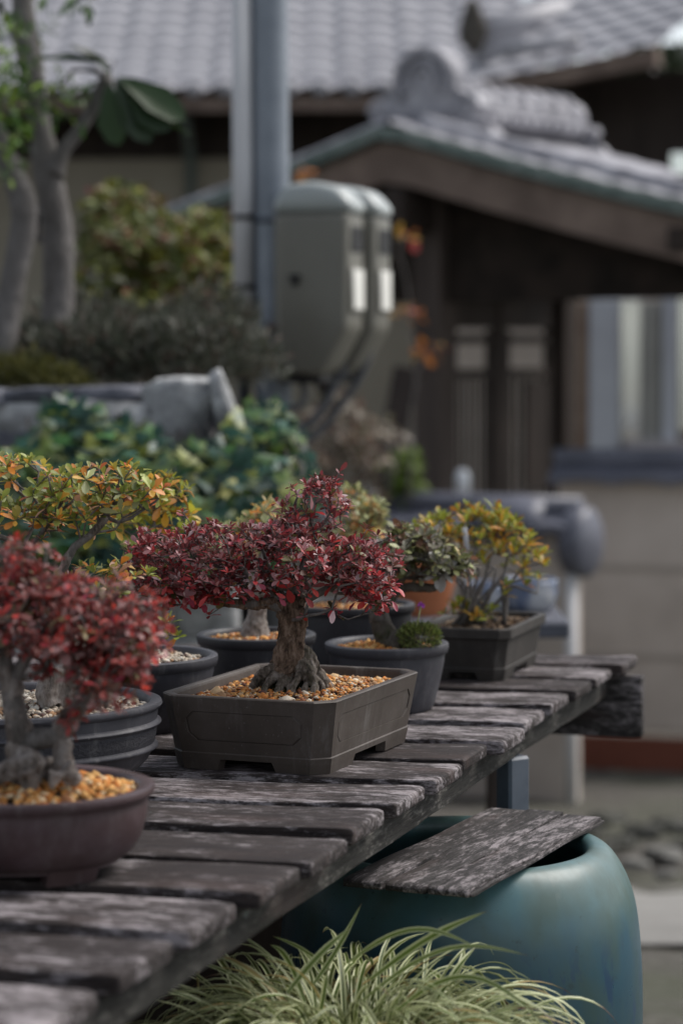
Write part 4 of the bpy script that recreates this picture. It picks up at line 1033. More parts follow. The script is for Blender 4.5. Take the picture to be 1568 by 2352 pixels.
for (qx, r, h, lab) in ((1212, .058, .062, 'wide blue glazed pot with painted glints at the right end of the low stand'), (1115, .05, .055, 'small blue glazed pot with painted glints between the terracotta pot and the wide blue one')):
    c0 = at(qx, 1400, SY + .02); g = thing('blue_pot', (c0[0], c0[1], STZ), lab, 'flowerpot', 'blue glazed pots on the low stand')
    mb = MB(); lathe(mb, (c0[0], c0[1], STZ), [(.02, .012), (r * .7, .02), (r * .92, h * .6), (r * .85, h - .004), (r * .93, h), (r, h - .004), (r * .95, h - .015), (r, h * .6), (r * .9, h * .25), (r * .72, 0), (.02, 0)][::-1], 48)
    mb.build('pot_body', m, g)
    mb = MB(); lathe(mb, (c0[0], c0[1], STZ + h * .8), [(.0005, 0), (r * .84, 0)], 32, False, False); mb.build('soil', M['soil'], g)

# ------------------------------------------------------------------ left bank: stone wall, ivy, camellia, shrubs
wall = thing('stone_wall', (-.55, 4.66, -.1), 'low retaining wall of rough grey granite blocks below the shrubs on the left', 'wall')
WY = 4.66
def rock(mb, c, size, seed, ax=None, n=30, amp=.09, pw=5.0):
    """angular block: hull of scattered points on a rounded box"""
    import bmesh
    q = np.random.RandomState(seed); d = nrm(q.randn(n, 3)); r = 1 / (np.sum(np.abs(d) ** pw, 1) ** (1 / pw))
    if pw > 8: d = np.array([[x, y, z] for x in (-1, -.3, .35, 1) for y in (-1, 1) for z in (-1, 1)], float); d = d + .5 * amp * 2.4 * q.randn(*d.shape); r = np.ones(len(d)); n = len(d)
    P = d * r[:, None] * 1.0 * (1 + amp * q.randn(n, 1)).clip(.75, 1.15) * np.asarray(size) / 2
    b = bmesh.new(); [b.verts.new(p) for p in P]; res = bmesh.ops.convex_hull(b, input=b.verts)
    bmesh.ops.delete(b, geom=[v for v in b.verts if not v.link_faces], context='VERTS')
    bmesh.ops.bevel(b, geom=b.edges[:], offset=min(size) * .035, segments=1, affect='EDGES', profile=.5)
    bmesh.ops.triangulate(b, faces=b.faces[:]); bmesh.ops.subdivide_edges(b, edges=b.edges[:], cuts=1)
    b.verts.index_update(); V = np.array([v.co[:] for v in b.verts]); V = V + q.randn(*V.shape) * min(size) * .012
    F = [[v.index for v in f.verts] for f in b.faces]; b.free()
    mb.add(np.asarray(c) + (V if ax is None else V @ ax), F)
def stone(x0, y0, x1, y1, dep, mt, seed, Y=WY, tilt=0.0, pw=11.0, amp=.075):
    a, b = at(x0, y1, Y), at(x1, y0, Y); c = (a + b) / 2; c[1] += dep / 2 - .05
    A = np.array([[math.cos(tilt), 0, math.sin(tilt)], [0, 1, 0], [-math.sin(tilt), 0, math.cos(tilt)]])
    mb = MB(); rock(mb, c, (abs(b[0] - a[0]) * 1.06, dep, abs(b[2] - a[2]) * 1.06), seed, A, pw=pw, amp=amp); mb.build('stone', mt, wall)
for q in [(-320, 893, -150, 935, .2, 'darkstone', 1), (-150, 896, 10, 930, .2, 'darkstone', 2), (10, 894, 165, 924, .2, 'darkstone', 3), (168, 890, 318, 918, .2, 'darkstone', 4),
          (-330, 936, -170, 1010, .2, 'stone', 5), (-170, 934, -20, 1010, .2, 'stone', 6), (-15, 930, 150, 1005, .18, 'stone', 7), (155, 922, 335, 1010, .18, 'stone', 8), (333, 880, 476, 1030, .22, 'stone', 9)]:
    stone(*q[:5], M[q[5]], q[6])
for x in range(-1500, -330, 170): stone(x, 893 + 6 * R.rand(), x + 168, 936, .2, M['darkstone'], 300 + x % 97); stone(x, 937, x + 168, 1008, .2, M['stone'], 500 + x % 89)
stone(488, 856, 540, 1030, .13, M['stone'], 10, WY - .06, .20, 4.0, .10)
stone(440, 900, 500, 1030, .14, M['darkstone'], 11, WY + .02)
sd_ = 20
for row in range(6):
    y0 = 1008 + row * 150; x = -1500 - 60 * (row % 2)
    while x < 520:
        wd = 150 + 70 * R.rand(); stone(x, y0, min(x + wd, 545), y0 + 146, .18, M['stone'] if R.rand() < .7 else M['darkstone'], sd_); sd_ += 1; x += wd + 2

# ivy hanging over the wall
ivy = thing('ivy_plant', (-.3, 4.5, .3), 'dark blue-green ivy with yellow-edged leaves hanging over the stone wall', 'ivy')
IV = np.array([[0, 0, 0], [.12, .30, .02], [.02, .52, -.03], [.30, .36, .03], [.52, .50, -.02], [.58, .24, .02], [1, 0, -.05], [.58, -.24, .02], [.52, -.50, -.02], [.30, -.36, .03], [.02, -.52, -.03], [.12, -.30, .02], [.35, 0, .04], [.18, .0, .02]])
IVF = [[0, 13, 1], [13, 12, 3, 1], [1, 3, 2], [12, 5, 3], [3, 5, 4], [12, 6, 5], [12, 7, 6], [12, 9, 7], [7, 9, 8], [13, 11, 9, 12], [9, 11, 10], [0, 11, 13]]
n = 2600
q = np.stack([20 + 690 * R.rand(n * 3), 890 + 420 * R.rand(n * 3)], 1)
topl = np.interp(q[:, 0], [0, 60, 135, 200, 330, 420, 500, 560, 620, 660, 700], [1045, 1020, 912, 940, 985, 1040, 1015, 950, 922, 955, 1060])
botl = np.interp(q[:, 0], [0, 300, 600, 700], [1330, 1330, 1320, 1230])
ok = (q[:, 1] > topl - 12 * R.rand(n * 3)) & (q[:, 1] < botl); q = q[ok][:n]; n = len(q)
dep = 4.58 - .16 * np.clip((q[:, 1] - 930) / 250, 0, 1) - .14 * R.rand(n) + np.clip((q[:, 0] - 540) / 160, 0, 1) * .12
P = np.array([at(a, b, d) for (a, b), d in zip(q, dep)])
dirs = nrm(np.c_[.6 * R.randn(n), -.45 + .35 * R.randn(n), -.75 + .45 * R.randn(n)])
ups = nrm(np.c_[.35 * R.randn(n), -.75 + .3 * R.randn(n), .75 + .3 * R.randn(n)])
ln = .018 + .024 * R.rand(n) ** 1.5
cen_c = pick([((.017, .062, .040), 4), ((.028, .085, .062), 3), ((.045, .12, .03), 2.2), ((.12, .19, .035), 1), ((.011, .034, .025), 3)], n, .25)
edge_c = cen_c * 1.2; vr = R.rand(n)
edge_c[vr < .26] = pick([((.22, .24, .06), 3), ((.30, .33, .16), 1.5), ((.15, .22, .04), 2)], int((vr < .26).sum()))
yl = vr > .95; cen_c[yl] = pick([((.22, .25, .04), 3), ((.33, .32, .10), 1)], int(yl.sum())); edge_c[yl] = cen_c[yl]
CV = np.repeat(edge_c[:, None], 14, 1); CV[:, [0, 12, 13]] = cen_c[:, None]; CV[:, [3, 9, 5, 7]] = .5 * cen_c[:, None] + .5 * edge_c[:, None]
mb = MB(); leaves(mb, P, dirs, ups, ln, np.full(n, .9) * ln / 1.0, None, curl=.15 * R.rand(n), tmpl=IV, tf=IVF, CV=CV.reshape(-1, 3))
mb.build('foliage', M['ivyleaf'], ivy)
mb = MB()
for i in range(44):
    x = 40 + 640 * R.rand(); y = np.interp(x, [0, 140, 420, 560, 640, 700], [990, 910, 990, 940, 930, 1060]); pts = []
    for k in range(7):
        pts.append(at(x, y, 4.60 - .05 * min(k, 3) + .03 * R.randn())); x += 22 * R.randn(); y += 40 + 20 * R.rand()
    mb.tube(pts, .0022, 5)
mb.build('stems', M['twig'], ivy)

# the two grey-barked trees on the bank
def garden_tree(label, base, limbs, lv, pal, ln, asp=.24):
    th = thing('camellia_tree', base, label, 'tree', 'grey-barked trees on the bank')
    tb = MB()
    for pts, Y, rr in limbs: bark_tube(tb, px(pts, Y), [q * mpp(Y) for q in rr], 16, wob=.02)
    trunkmesh(th, tb, M['barktree'], .005, 'trunk', .004, .06)
    mb = MB()
    for (cx, cy), Y, rx, ry, rd, n, l in lv:
        P, a, c = blob(cx, cy, Y, rx, ry, rd, n, .1, .8)
        d = nrm(a * .6 + .7 * R.randn(n, 3)); u = nrm(np.c_[.4 * R.randn(n), .4 * R.randn(n), np.ones(n)])
        L = l * (.7 + .6 * R.rand(n)); leaves(mb, P, d, u, L, L * asp * (.9 + .3 * R.rand(n)), pick(pal, n, .2), curl=.2 * R.rand(n))
    return th, mb
GREEN = [((.05, .12, .02), 4), ((.09, .17, .025), 3), ((.18, .26, .035), 2.5), ((.025, .06, .012), 2)]
TY1, TY2 = 5.0, 5.12
th, mb = garden_tree('curved grey-barked tree at the left picture edge on the bank', at(8, 800, TY1),
    [([(6, 860), (10, 790), (22, 690), (40, 600), (55, 520), (52, 455), (30, 400), (5, 340), (-25, 260)], TY1, [40, 33, 30, 30, 31, 32, 28, 22, 18]),
     ([(50, 450), (48, 400), (20, 330), (5, 280)], TY1, [20, 14, 8, 5])],
    [((20, 270), TY1 - .05, 60, 120, .15, 150, .032), ((25, 120), TY1, 60, 90, .15, 90, .034), ((-60, 200), TY1, 90, 200, .2, 100, .03), ((10, 385), TY1 - .05, 30, 30, .06, 14, .026)], GREEN, .03, .25)
mb.build('foliage', M['ivyleaf'], th)
th, mb = garden_tree('forked grey-barked tree with a hanging cluster of big dark green leaves', at(130, 780, TY2),
    [([(128, 850), (130, 770), (134, 680), (135, 590), (132, 510), (118, 430), (108, 370), (95, 300), (80, 210), (65, 110), (55, 30), (50, -60)], TY2, [44, 38, 36, 37, 34, 33, 33, 26, 26, 28, 26, 22]),
     ([(128, 400), (150, 345), (190, 290), (222, 235), (240, 200), (245, 170)], TY2 - .02, [24, 17, 15, 17, 19, 9]),
     ([(245, 190), (225, 165), (190, 160), (165, 165), (140, 200)], TY2 - .05, [10, 7, 6, 5, 4]),
     ([(240, 165), (262, 150), (258, 120), (225, 105)], TY2 - .06, [5, 3, 2.4, 2]),
     ([(70, 120), (40, 90), (15, 40), (0, 0)], TY2, [12, 10, 8, 8]),
     ([(95, 560), (85, 520), (92, 480), (118, 440)], TY2 + .02, [8, 9, 10, 12])],
    [((150, 230), TY2 - .05, 90, 70, .12, 46, .03), ((60, 60), TY2, 70, 60, .12, 26, .035), ((190, 5), TY2, 60, 16, .08, 16, .045), ((110, 235), TY2 - .1, 50, 60, .1, 40, .026)], GREEN, .03, .25)
P, D_, U_, L_n, C_ = [], [], [], [], []
for (x0, y0), (x1, y1), lf, up, g in [((250, 185), (262, 330), .0, (-.5, -.8, .2), .7), ((262, 178), (345, 318), 0, (.2, -.9, .3), .55), ((268, 175), (425, 262), 0, (.1, -.8, .5), .8), ((285, 200), (388, 292), 0, (.1, -.9, .3), .6),
                                      ((372, 282), (440, 300), 0, (.1, .3, 1), 1.2), ((262, 150), (100, 118), 0, (0, -.5, .8), .5), ((258, 148), (170, 98), 0, (0, -.5, .8), .5), ((160, 100), (262, 160), 0, (0, -.4, .9), .6)]:
    a, b_ = at(x0, y0, TY2 - .09), at(x1, y1, TY2 - .13); P.append(a); D_.append(b_ - a); U_.append(up); L_n.append(np.linalg.norm(b_ - a)); C_.append(np.array([.020, .052, .010]) * g)
L_n = np.array(L_n); leaves(mb, np.array(P), np.array(D_), np.array(U_, float), L_n, L_n * np.array([.46, .44, .36, .46, .34, .17, .15, .14]), np.array(C_), curl=.10)
mb.build('foliage', M['ivyleaf'], th)

def shrub(name, label, cat, base, blobs, pal, low, ln, nl=(4, 7), lowf=.3, asp=.34, group=None, stems=14, tw=.003):
    th = thing(name, base, label, cat, group); T_, A_ = [], []
    for (cx, cy), Y, rx, ry, rd, n in blobs:
        P, a, c = blob(cx, cy, Y, rx, ry, rd, n, .35, .5); T_.append(P); A_.append(a)
    T_ = np.concatenate(T_); A_ = np.concatenate(A_); sk = Skel(); b0 = np.asarray(base, float)
    for i in range(stems):
        e = T_[R.randint(len(T_))]; f = .35 + .2 * R.rand(); o = b0 + [.12 * R.randn() * .5, .05 * R.randn(), 0]
        sk.line([o, o + (e - o) * f * .5 + [0, 0, .02], o + (e - o) * f], [tw * 2.2, tw * 1.8, tw * 1.2])
    sk.grow(list(T_[R.permutation(len(T_))[:260]]), bf=.15, step=.04, jit=.006)
    mb = MB(); sk.mesh(mb, tw * .5); mb.build('stems', M['twig'], th)
    mb = MB(); rosettes(mb, T_, nrm(A_ * .6 + [0, -.2, .7] + .4 * R.randn(len(T_), 3)), nl, ln, pal, low, asp, (20, 90), lowf)
    mb.build('foliage', M['bush'], th)
    return th
OLIVE = [((.11, .125, .017), 4), ((.17, .17, .02), 3), ((.07, .09, .018), 3), ((.28, .30, .13), 1.8), ((.15, .08, .035), 1)]
PINK = [((.34, .14, .12), 2), ((.28, .09, .06), 2), ((.35, .34, .28), 1.3)]
b0 = at(360, 810, 6.6)
shrub('azalea_bush', 'olive and yellow-green azalea bush with pinkish leaves behind the granite wall', 'shrub', b0,
      [((300, 560), 6.6, 110, 130, .25, 300), ((440, 640), 6.55, 120, 120, .25, 320), ((250, 500), 6.7, 60, 70, .15, 90), ((470, 560), 6.7, 90, 80, .2, 150), ((230, 660), 6.5, 70, 110, .2, 130), ((370, 740), 6.45, 170, 80, .25, 260)], OLIVE, PINK, .038, (4, 7), .10)
HEATH = [((.070, .075, .055), 4), ((.11, .11, .085), 3), ((.05, .06, .038), 3), ((.17, .17, .145), 1.8), ((.12, .07, .055), 1)]
def heath(label, blobs, pal, n_, ln):
    th = thing('ground_cover', blobs[0][0], label, 'shrub'); mb = MB()
    for c, rx, ry, rz, n in blobs:
        u = nrm(R.randn(n, 3)); u[:, 2] = np.abs(u[:, 2]); P = np.asarray(c) + u * np.array([rx, ry, rz]) * (.6 + .4 * R.rand(n, 1))
        d = nrm(u * .6 + [0, -.1, .5] + .7 * R.randn(n, 3)); L = ln * (.6 + .8 * R.rand(n)); leaves(mb, P, d, nrm(R.randn(n, 3) + [0, 0, 1]), L, L * .13, pick(pal, n, .25))
    o = mb.build('foliage', M['bush'], th); o['kind'] = 'stuff'
hb = lambda x, y, Y, rx, ry, rz, n: (at(x, y, Y) * [1, 1, 1], rx, ry, rz, n)
heath('grey-brown heathery ground cover along the top of the granite wall', [hb(250, 880, 5.0, .22, .12, .13, 2600), hb(430, 875, 5.0, .20, .14, .13, 2600), hb(330, 830, 5.3, .32, .15, .12, 2600), hb(190, 800, 5.4, .14, .10, .12, 1200), hb(110, 850, 5.1, .18, .14, .09, 1600), hb(-80, 860, 5.2, .3, .15, .09, 1400), hb(480, 800, 5.5, .14, .1, .14, 1200)], HEATH, 0, .03)
heath('yellow-green mossy tuft at the foot of the grey trees', [hb(70, 895, 4.9, .10, .07, .07, 900), hb(140, 900, 4.85, .07, .05, .05, 500), hb(0, 890, 4.9, .12, .06, .06, 700)], [((.10, .10, .02), 3), ((.15, .14, .04), 2), ((.06, .065, .02), 2)], 0, .022)
shrub('dry_shrub', 'brown and reddish half-bare shrub low behind the meter pole', 'shrub', at(790, 1160, 8.2),
      [((760, 1000), 8.2, 110, 100, .3, 110), ((850, 1040), 8.1, 80, 90, .3, 80), ((700, 1080), 8.0, 80, 90, .3, 70)], [((.13, .10, .07), 4), ((.16, .085, .055), 1.5), ((.10, .09, .05), 2), ((.22, .19, .15), 2)], None, .045, (2, 4), 0)
shrub('green_shrub', 'bright green low shrub between the leaning brace and the gate post', 'shrub', at(930, 1160, 11.4), [((928, 1090), 11.4, 32, 60, .15, 90), ((925, 1140), 11.4, 34, 30, .12, 40)], [((.10, .16, .015), 3), ((.16, .22, .03), 2)], None, .06)
shrub('maple_sprig', 'small maple with sparse yellow and orange leaves beside the gate post', 'tree', at(905, 1150, 10.6), [((935, 548), 10.6, 30, 10, .1, 5), ((945, 720), 10.6, 40, 22, .15, 8), ((985, 795), 10.6, 36, 20, .12, 8), ((690, 405), 10.6, 20, 18, .06, 5)], [((.45, .25, .03), 3), ((.40, .14, .03), 3), ((.34, .06, .05), 1)], None, .05, (1, 3), 0, .4, stems=4, tw=.003)

# ------------------------------------------------------------------ steel pole, conduit, meters
PY = 5.9
def vert(mb, x, Y, r, z0, z1, sides=28):
    mb.tube([(x, Y, z0), (x, Y, z0 + (z1 - z0) / 2), (x, Y, z1)], r, sides)
pole = thing('steel_pole', at(622, 1200, PY) * [1, 1, 0] + UP * -.4, 'galvanised blue-grey steel pole carrying the electricity meters', 'pole')
mb = MB(); mb.tube([at(636, 1500, PY) , at(627, 800, PY), at(618, 0, PY), at(615, -250, PY)], 42 * mpp(PY), 36); mb.build('shaft', M['galv'], pole)
for y in (506, 748):
    c = at(622 + (y - 400) * .01, y, PY); mb = MB(); mb.tube([c - UP * .008, c + UP * .008], 44.5 * mpp(PY), 36); mb.build('strap', M['steel'], pole)
pipe = thing('conduit_pipe', at(560, 1200, PY - .02) * [1, 1, 0] + UP * -.4, 'pale grey plastic conduit strapped to the left side of the steel pole', 'pipe')
mb = MB(); mb.tube([at(559, 790, PY - .015), at(557, 400, PY - .015), at(554, -250, PY - .015)], 23 * mpp(PY), 28); mb.build('sleeve', M['pvc'], pipe)
mb = MB(); mb.tube([at(563, 1500, PY - .015), at(560, 770, PY - .015)], 15 * mpp(PY), 20); mb.build('inner_pipe', M['rubber'], pipe)
for y in (500, 660):
    c = at(558, y, PY - .015); mb = MB(); mb.tube([c - UP * .006, c + UP * .006], 25 * mpp(PY), 28); mb.box(at(585, y, PY - .015), (.03, .012, .014), None, .002); mb.build('bracket', M['rubber'], pipe)

MA = math.radians(-20); mx = np.array([math.cos(MA), math.sin(MA), 0]); my = np.array([-math.sin(MA), math.cos(MA), 0])
def meter(org, label, W=.128):
    """side profile in the mx/UP plane (metres from the back lower corner), swept along my"""
    th = thing('meter_box', org, label, 'meter', 'electricity meters on the pole')
    s = mpp(PY) / math.cos(MA) * .83
    def loopz(poly, ins, w0):
        P = np.array(poly, float); c = P.mean(0); d = P - c
        return org + np.outer((c + d * (1 - ins / np.abs(d).max(0)))[:, 0], mx) + np.outer((c + d * (1 - ins / np.abs(d).max(0)))[:, 1], UP) + my * w0
    X = lambda a: (a - 623) * s; Z = lambda b_: (860 - b_) * mpp(PY)
    def rounded(P, r=.012, k=4):
        P = [np.array(q, float) for q in P]; out = []
        for i in range(len(P)):
            a, b_, c = P[i - 1], P[i], P[(i + 1) % len(P)]; u, v_ = nrm(a - b_), nrm(c - b_); rr = min(r, .45 * np.linalg.norm(a - b_), .45 * np.linalg.norm(c - b_))
            for j in range(k + 1):
                t_ = j / k; out.append((1 - t_) ** 2 * (b_ + u * rr) + 2 * t_ * (1 - t_) * b_ + t_ ** 2 * (b_ + v_ * rr))
        return out
    body = rounded([(X(628), Z(856)), (X(742), Z(866)), (X(770), Z(846)), (X(826), Z(760)), (X(830), Z(500)), (X(626), Z(500))], .016)
    mb = MB(); e = .022
    mb.rings([loopz(body, .020, 0), loopz(body, .010, .0025), loopz(body, .004, .009), loopz(body, 0, e), loopz(body, 0, W - e), loopz(body, .004, W - .009), loopz(body, .010, W - .0025), loopz(body, .020, W)][::-1], cap0=True, cap1=True)
    bo = mb.build('case', M['meter'], th, ang=55)
    capp = rounded([(X(622), Z(503)), (X(836), Z(503)), (X(838), Z(484)), (X(806), Z(448)), (X(735), Z(430)), (X(655), Z(436)), (X(624), Z(474))], .04)
    mb = MB(); mb.rings([loopz(capp, .030, .003), loopz(capp, .014, .006), loopz(capp, .004, .014), loopz(capp, 0, .030), loopz(capp, 0, W - .030), loopz(capp, .004, W - .014), loopz(capp, .014, W - .006), loopz(capp, .030, W - .003)][::-1], cap0=True, cap1=True)
    mb.build('cover', M['metertop'], th, ang=60)
    A = np.array([mx, my, UP])
    f0 = org + mx * (X(830) + .0005)
    mb = MB(); c = f0 + my * (W / 2) + UP * Z(672); mb.box(c, (.006, W * .70, .108), A, .004); fr = mb.build('window_frame', M['meter'], th, ang=40)
    mb = MB(); mb.box(c + mx * .0035, (.004, W * .56, .094), A, .003); mb.build('window', M['pane'], fr, ang=40)
    mb = MB(); c = f0 + my * (W / 2) + UP * Z(560); mb.box(c, (.004, W * .62, .06), A, .003); mb.build('nameplate', M['rubber'], th, ang=40)
    mb = MB(); k = org + mx * X(690) + UP * Z(655) - my * .001; mb.tube([k + my * .004, k - my * .010, k - my * .013], [.009, .009, .006], 16); mb.box(k - my * .006 + UP * .014, (.03, .014, .008), A, .003)
    mb.build('latch', M['rubber'], th, ang=40)
    mb = MB(); mb.box(org + mx * X(690) + my * W / 2 + UP * (Z(862) - .009), (.11, W * .7, .02), A, .004); mb.build('terminal_block', M['rubber'], th, ang=40)
    return th
o1 = at(623, 860, PY - .14)
meter(o1, 'nearer beige-grey electricity meter box with a round latch on the steel pole')
meter(o1 + my * .165 + mx * .012, 'farther electricity meter box tucked behind the first one on the pole')
cb = thing('meter_cable', at(740, 960, PY), 'thick grey cable looping from the meter boxes down to the pole', 'cable')
mb = MB(); bark_tube(mb, px([(815, 775), (800, 830), (770, 880), (745, 930), (715, 968), (680, 985), (650, 975)], PY - .02), [.011] * 7, 12, wob=0); mb.build('loop', M['cable'], cb)
mb = MB(); bark_tube(mb, px([(860, 760), (835, 850), (790, 920), (740, 985), (690, 1020), (650, 1030)], PY + .03), [.009] * 6, 12, wob=0); mb.build('loop', M['cable'], cb)
mb = MB(); bark_tube(mb, px([(690, 870), (700, 900), (690, 930), (655, 940)], PY - .06), [.008] * 4, 12, wob=0); mb.build('loop', M['cable'], cb)

# ------------------------------------------------------------------ roofed gate
M['tile'] = surf('grey_roof_tile', [(.3, (.16, .16, .18)), (.55, (.36, .355, .385)), (.75, (.52, .515, .54))], 7, .6, .35, (40, .2, .003))
M['tiledark'] = surf('blue_grey_glazed_tile', [(.3, (.095, .10, .125)), (.7, (.155, .16, .195))], 6, .42, .45)
M['copper'] = surf('green_copper_edge', [(.3, (.075, .10, .09)), (.55, (.15, .19, .172)), (.75, (.26, .28, .265))], 12, .7, .3)
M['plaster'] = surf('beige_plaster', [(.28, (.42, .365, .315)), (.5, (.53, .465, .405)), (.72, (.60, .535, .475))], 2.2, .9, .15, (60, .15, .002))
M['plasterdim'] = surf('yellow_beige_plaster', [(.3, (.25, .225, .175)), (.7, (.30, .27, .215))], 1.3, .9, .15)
GA = math.radians(37)
gr = np.array([math.sin(GA), math.cos(GA), 0]); gg = np.array([math.cos(GA), -math.sin(GA), 0])
GP = at(893, 300, 13.0); GZ0 = float(gz(0, 13)) - .01
gate = thing('roofed_gate', GP * [1, 1, 0] + gr * 1.0 + UP * GZ0, 'small dark timber gate under a grey tiled gable roof with green copper edges', 'gate')
def G(s, t_, z): return GP + gg * s + gr * t_ + UP * z            # s across the gable, t along the ridge, z from the apex
def dropf(s): a = abs(s); return -.300 * a + .018 * a * a          # slightly hollow slope
RL = 1.85
def slope(sgn):
    mb = MB(); ss = np.linspace(0, 2.25 if sgn > 0 else 1.82, 40); cols = int(RL / .02); tt = np.linspace(.0, RL, cols)
    S, T = np.meshgrid(ss, tt, indexing='ij')
    rowp = (S / .19) % 1
    zz = np.array([[dropf(s) for _ in tt] for s in ss]) + .035 + .016 * np.abs(np.sin(T * PI / .20)) + .016 * (1 - rowp)
    P = GP + gg * (S * sgn)[..., None] + gr * T[..., None] + UP * zz[..., None]
    I = np.arange(S.size).reshape(S.shape); F = np.stack([I[:-1, :-1], I[:-1, 1:], I[1:, 1:], I[1:, :-1]], -1).reshape(-1, 4)
    mb.add(P.reshape(-1, 3), F); return mb.build('roof_slope', M['tile'], gate, ang=40)
def strip(name, m, z0, z1, t0, t1, s0=-1.85, s1=2.3, n=24, parent=None):
    """board following the roof curve, between heights z0..z1 below it and t0..t1 along the ridge"""
    mb = MB(); L = []
    for s in np.linspace(s0, s1, n):
        d = dropf(s); L.append([G(s, t0, d + z0), G(s, t1, d + z0), G(s, t1, d + z1), G(s, t0, d + z1)])
    mb.rings(L, cap0=True, cap1=True); return mb.build(name, m, parent or gate, smooth=False)
for sg in (-1, 1): slope(sg)
strip('copper_edge', M['copper'], -.028, .040, -.06, .10)
mb = MB()
for sg in (-1, 1):
    mb.tube([G(sg * s, .16, dropf(s) + .075) for s in np.linspace(.12, 2.28 if sg > 0 else 1.85, 22)], .05, 12)
mb.build('verge_tiles', M['tile'], gate)
strip('bargeboard', M['brownwood'], -.26, -.045, .0, .05)
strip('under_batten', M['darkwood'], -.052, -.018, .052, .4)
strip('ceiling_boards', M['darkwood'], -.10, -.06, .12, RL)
strip('rear_bargeboard', M['brownwood'], -.26, -.045, RL - .06, RL - .01)
# ridge: courses, round cap, end ornament
mb = MB()
for z, w_ in ((.06, .30), (.115, .26), (.165, .22)):
    mb.box(G(0, RL / 2 + .16, z + .02), (w_, RL - .34, .04), np.array([gg, gr, UP]), .008)
mb.build('ridge_courses', M['tile'], gate, ang=40)
mb = MB(); mb.tube([G(0, .42, .225), G(0, RL * .6, .215), G(0, RL - .1, .225)], .085, 18)
for t_ in np.arange(.50, RL - .1, .17): mb.tube([G(0, t_, .222), G(0, t_ + .05, .222)], .104, 18)
for t_ in np.arange(.44, RL - .1, .11):
    for sx in (-1, 1): mb.tube([G(sx * .10, t_, .13), G(sx * .19, t_, .10)], .036, 10)
mb.build('ridge_cap', M['tile'], gate)
def ornament(t_, sc, nm):
    o_ = MB(); out = []
    for a in np.linspace(-.05 * PI, 1.05 * PI, 26): out.append((.175 * math.cos(a), .215 + .165 * math.sin(a)))
    out += [(-.215, .16), (-.285, .155), (-.31, .10), (-.27, .04), (-.36, -.02), (-.42, -.10), (-.2, -.05), (0, .02), (.2, -.05), (.42, -.10), (.36, -.02), (.27, .04), (.31, .10), (.285, .155), (.215, .16)]
    o_.prism(np.array(out) * sc, G(0, t_, .02), gg, UP, gr, .10 * sc)
    for r_, th_ in ((.15, .02), (.105, .018), (.062, .016)):
        pts = [G(sc * r_ * math.cos(a), t_ - .004, .02 + sc * (.215 + r_ * math.sin(a))) for a in np.linspace(-.15 * PI, 1.15 * PI, 20)]; o_.tube(pts, th_ * sc, 10)
    for sx in (-1, 1):
        for k, (cx_, cz_, rr) in enumerate(((.245, .095, .052), (.15, .055, .045), (.32, -.02, .045), (.07, .045, .04))):
            pts = [G(sx * sc * (cx_ + rr * (1 - a / 9) * math.cos(a)), t_ - .006, .02 + sc * (cz_ + rr * (1 - a / 9) * math.sin(a))) for a in np.linspace(0, 7.5, 20)]; o_.tube(pts, .014 * sc, 8)
    return o_.build(nm, M['tile'], gate, ang=45)
ornament(.32, 1.2, 'ridge_ornament')
ornament(RL - .1, .72, 'rear_ridge_ornament')
# timbers below
def post(s, t_, w_, z1, name='post', m='darkwood', d_=None):
    mb = MB(); b_ = G(s, t_, 0); h = z1 + GP[2] - GZ0
    mb.box(b_ * [1, 1, 0] + UP * (GZ0 + h / 2 - .02), (w_, d_ or w_, h), np.array([gg, gr, UP]), .01); return mb.build(name, M[m], gate, smooth=False)
def beam(a, b_, w_, h, name='beam', m='darkwood', par=None):
    a, b_ = np.asarray(a), np.asarray(b_); x = nrm(b_ - a); y = nrm(np.cross(UP, x)); z = np.cross(x, y)
    mb = MB(); mb.box((a + b_) / 2, (np.linalg.norm(b_ - a), w_, h), np.array([x, y, z]), min(w_, h) * .08); return mb.build(name, M[m], par or gate, smooth=False)
def gs(x, s):                     # t along the ridge where picture column x meets the line at offset s
    lo, hi = -2.0, 6.0
    k = (x - 784) / FPX
    p = GP + gg * s
    return (k * p[1] - p[0]) / (gr[0] - k * gr[1])
t1, t2 = gs(1000, 0.05), gs(1286, .05)
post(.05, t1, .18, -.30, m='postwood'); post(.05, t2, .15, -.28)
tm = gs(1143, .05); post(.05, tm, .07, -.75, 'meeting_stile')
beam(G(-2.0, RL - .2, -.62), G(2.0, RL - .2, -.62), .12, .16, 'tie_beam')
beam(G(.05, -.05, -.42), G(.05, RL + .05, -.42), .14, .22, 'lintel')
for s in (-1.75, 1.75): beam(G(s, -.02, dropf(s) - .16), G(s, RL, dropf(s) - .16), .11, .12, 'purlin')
post(-1.6, .28, .12, -.66); post(-1.6, RL - .3, .12, -.66)
beam(G(1.62, .22, -.54), G(1.62, .22, -.40), .16, .10, 'bracket')
mb = MB(); mb.box(G(.0, .36, -.60), (3.6, .03, .62), np.array([gg, gr, UP]), .004); mb.build('gable_shade_sheet', surf('roof_shade_dark', two((.014, .011, .009), (.034, .025, .02)), 5, .85, .15), gate, smooth=False)  # dark sheet added for the black shade under the gate roof
mb = MB(); mb.box(G(.05, (t1 + t2) / 2, -.80), (.04, t2 - t1 - .16, .50), np.array([gg, gr, UP]), .004); mb.build('transom_panel', M['darkwood'], gate, smooth=False)
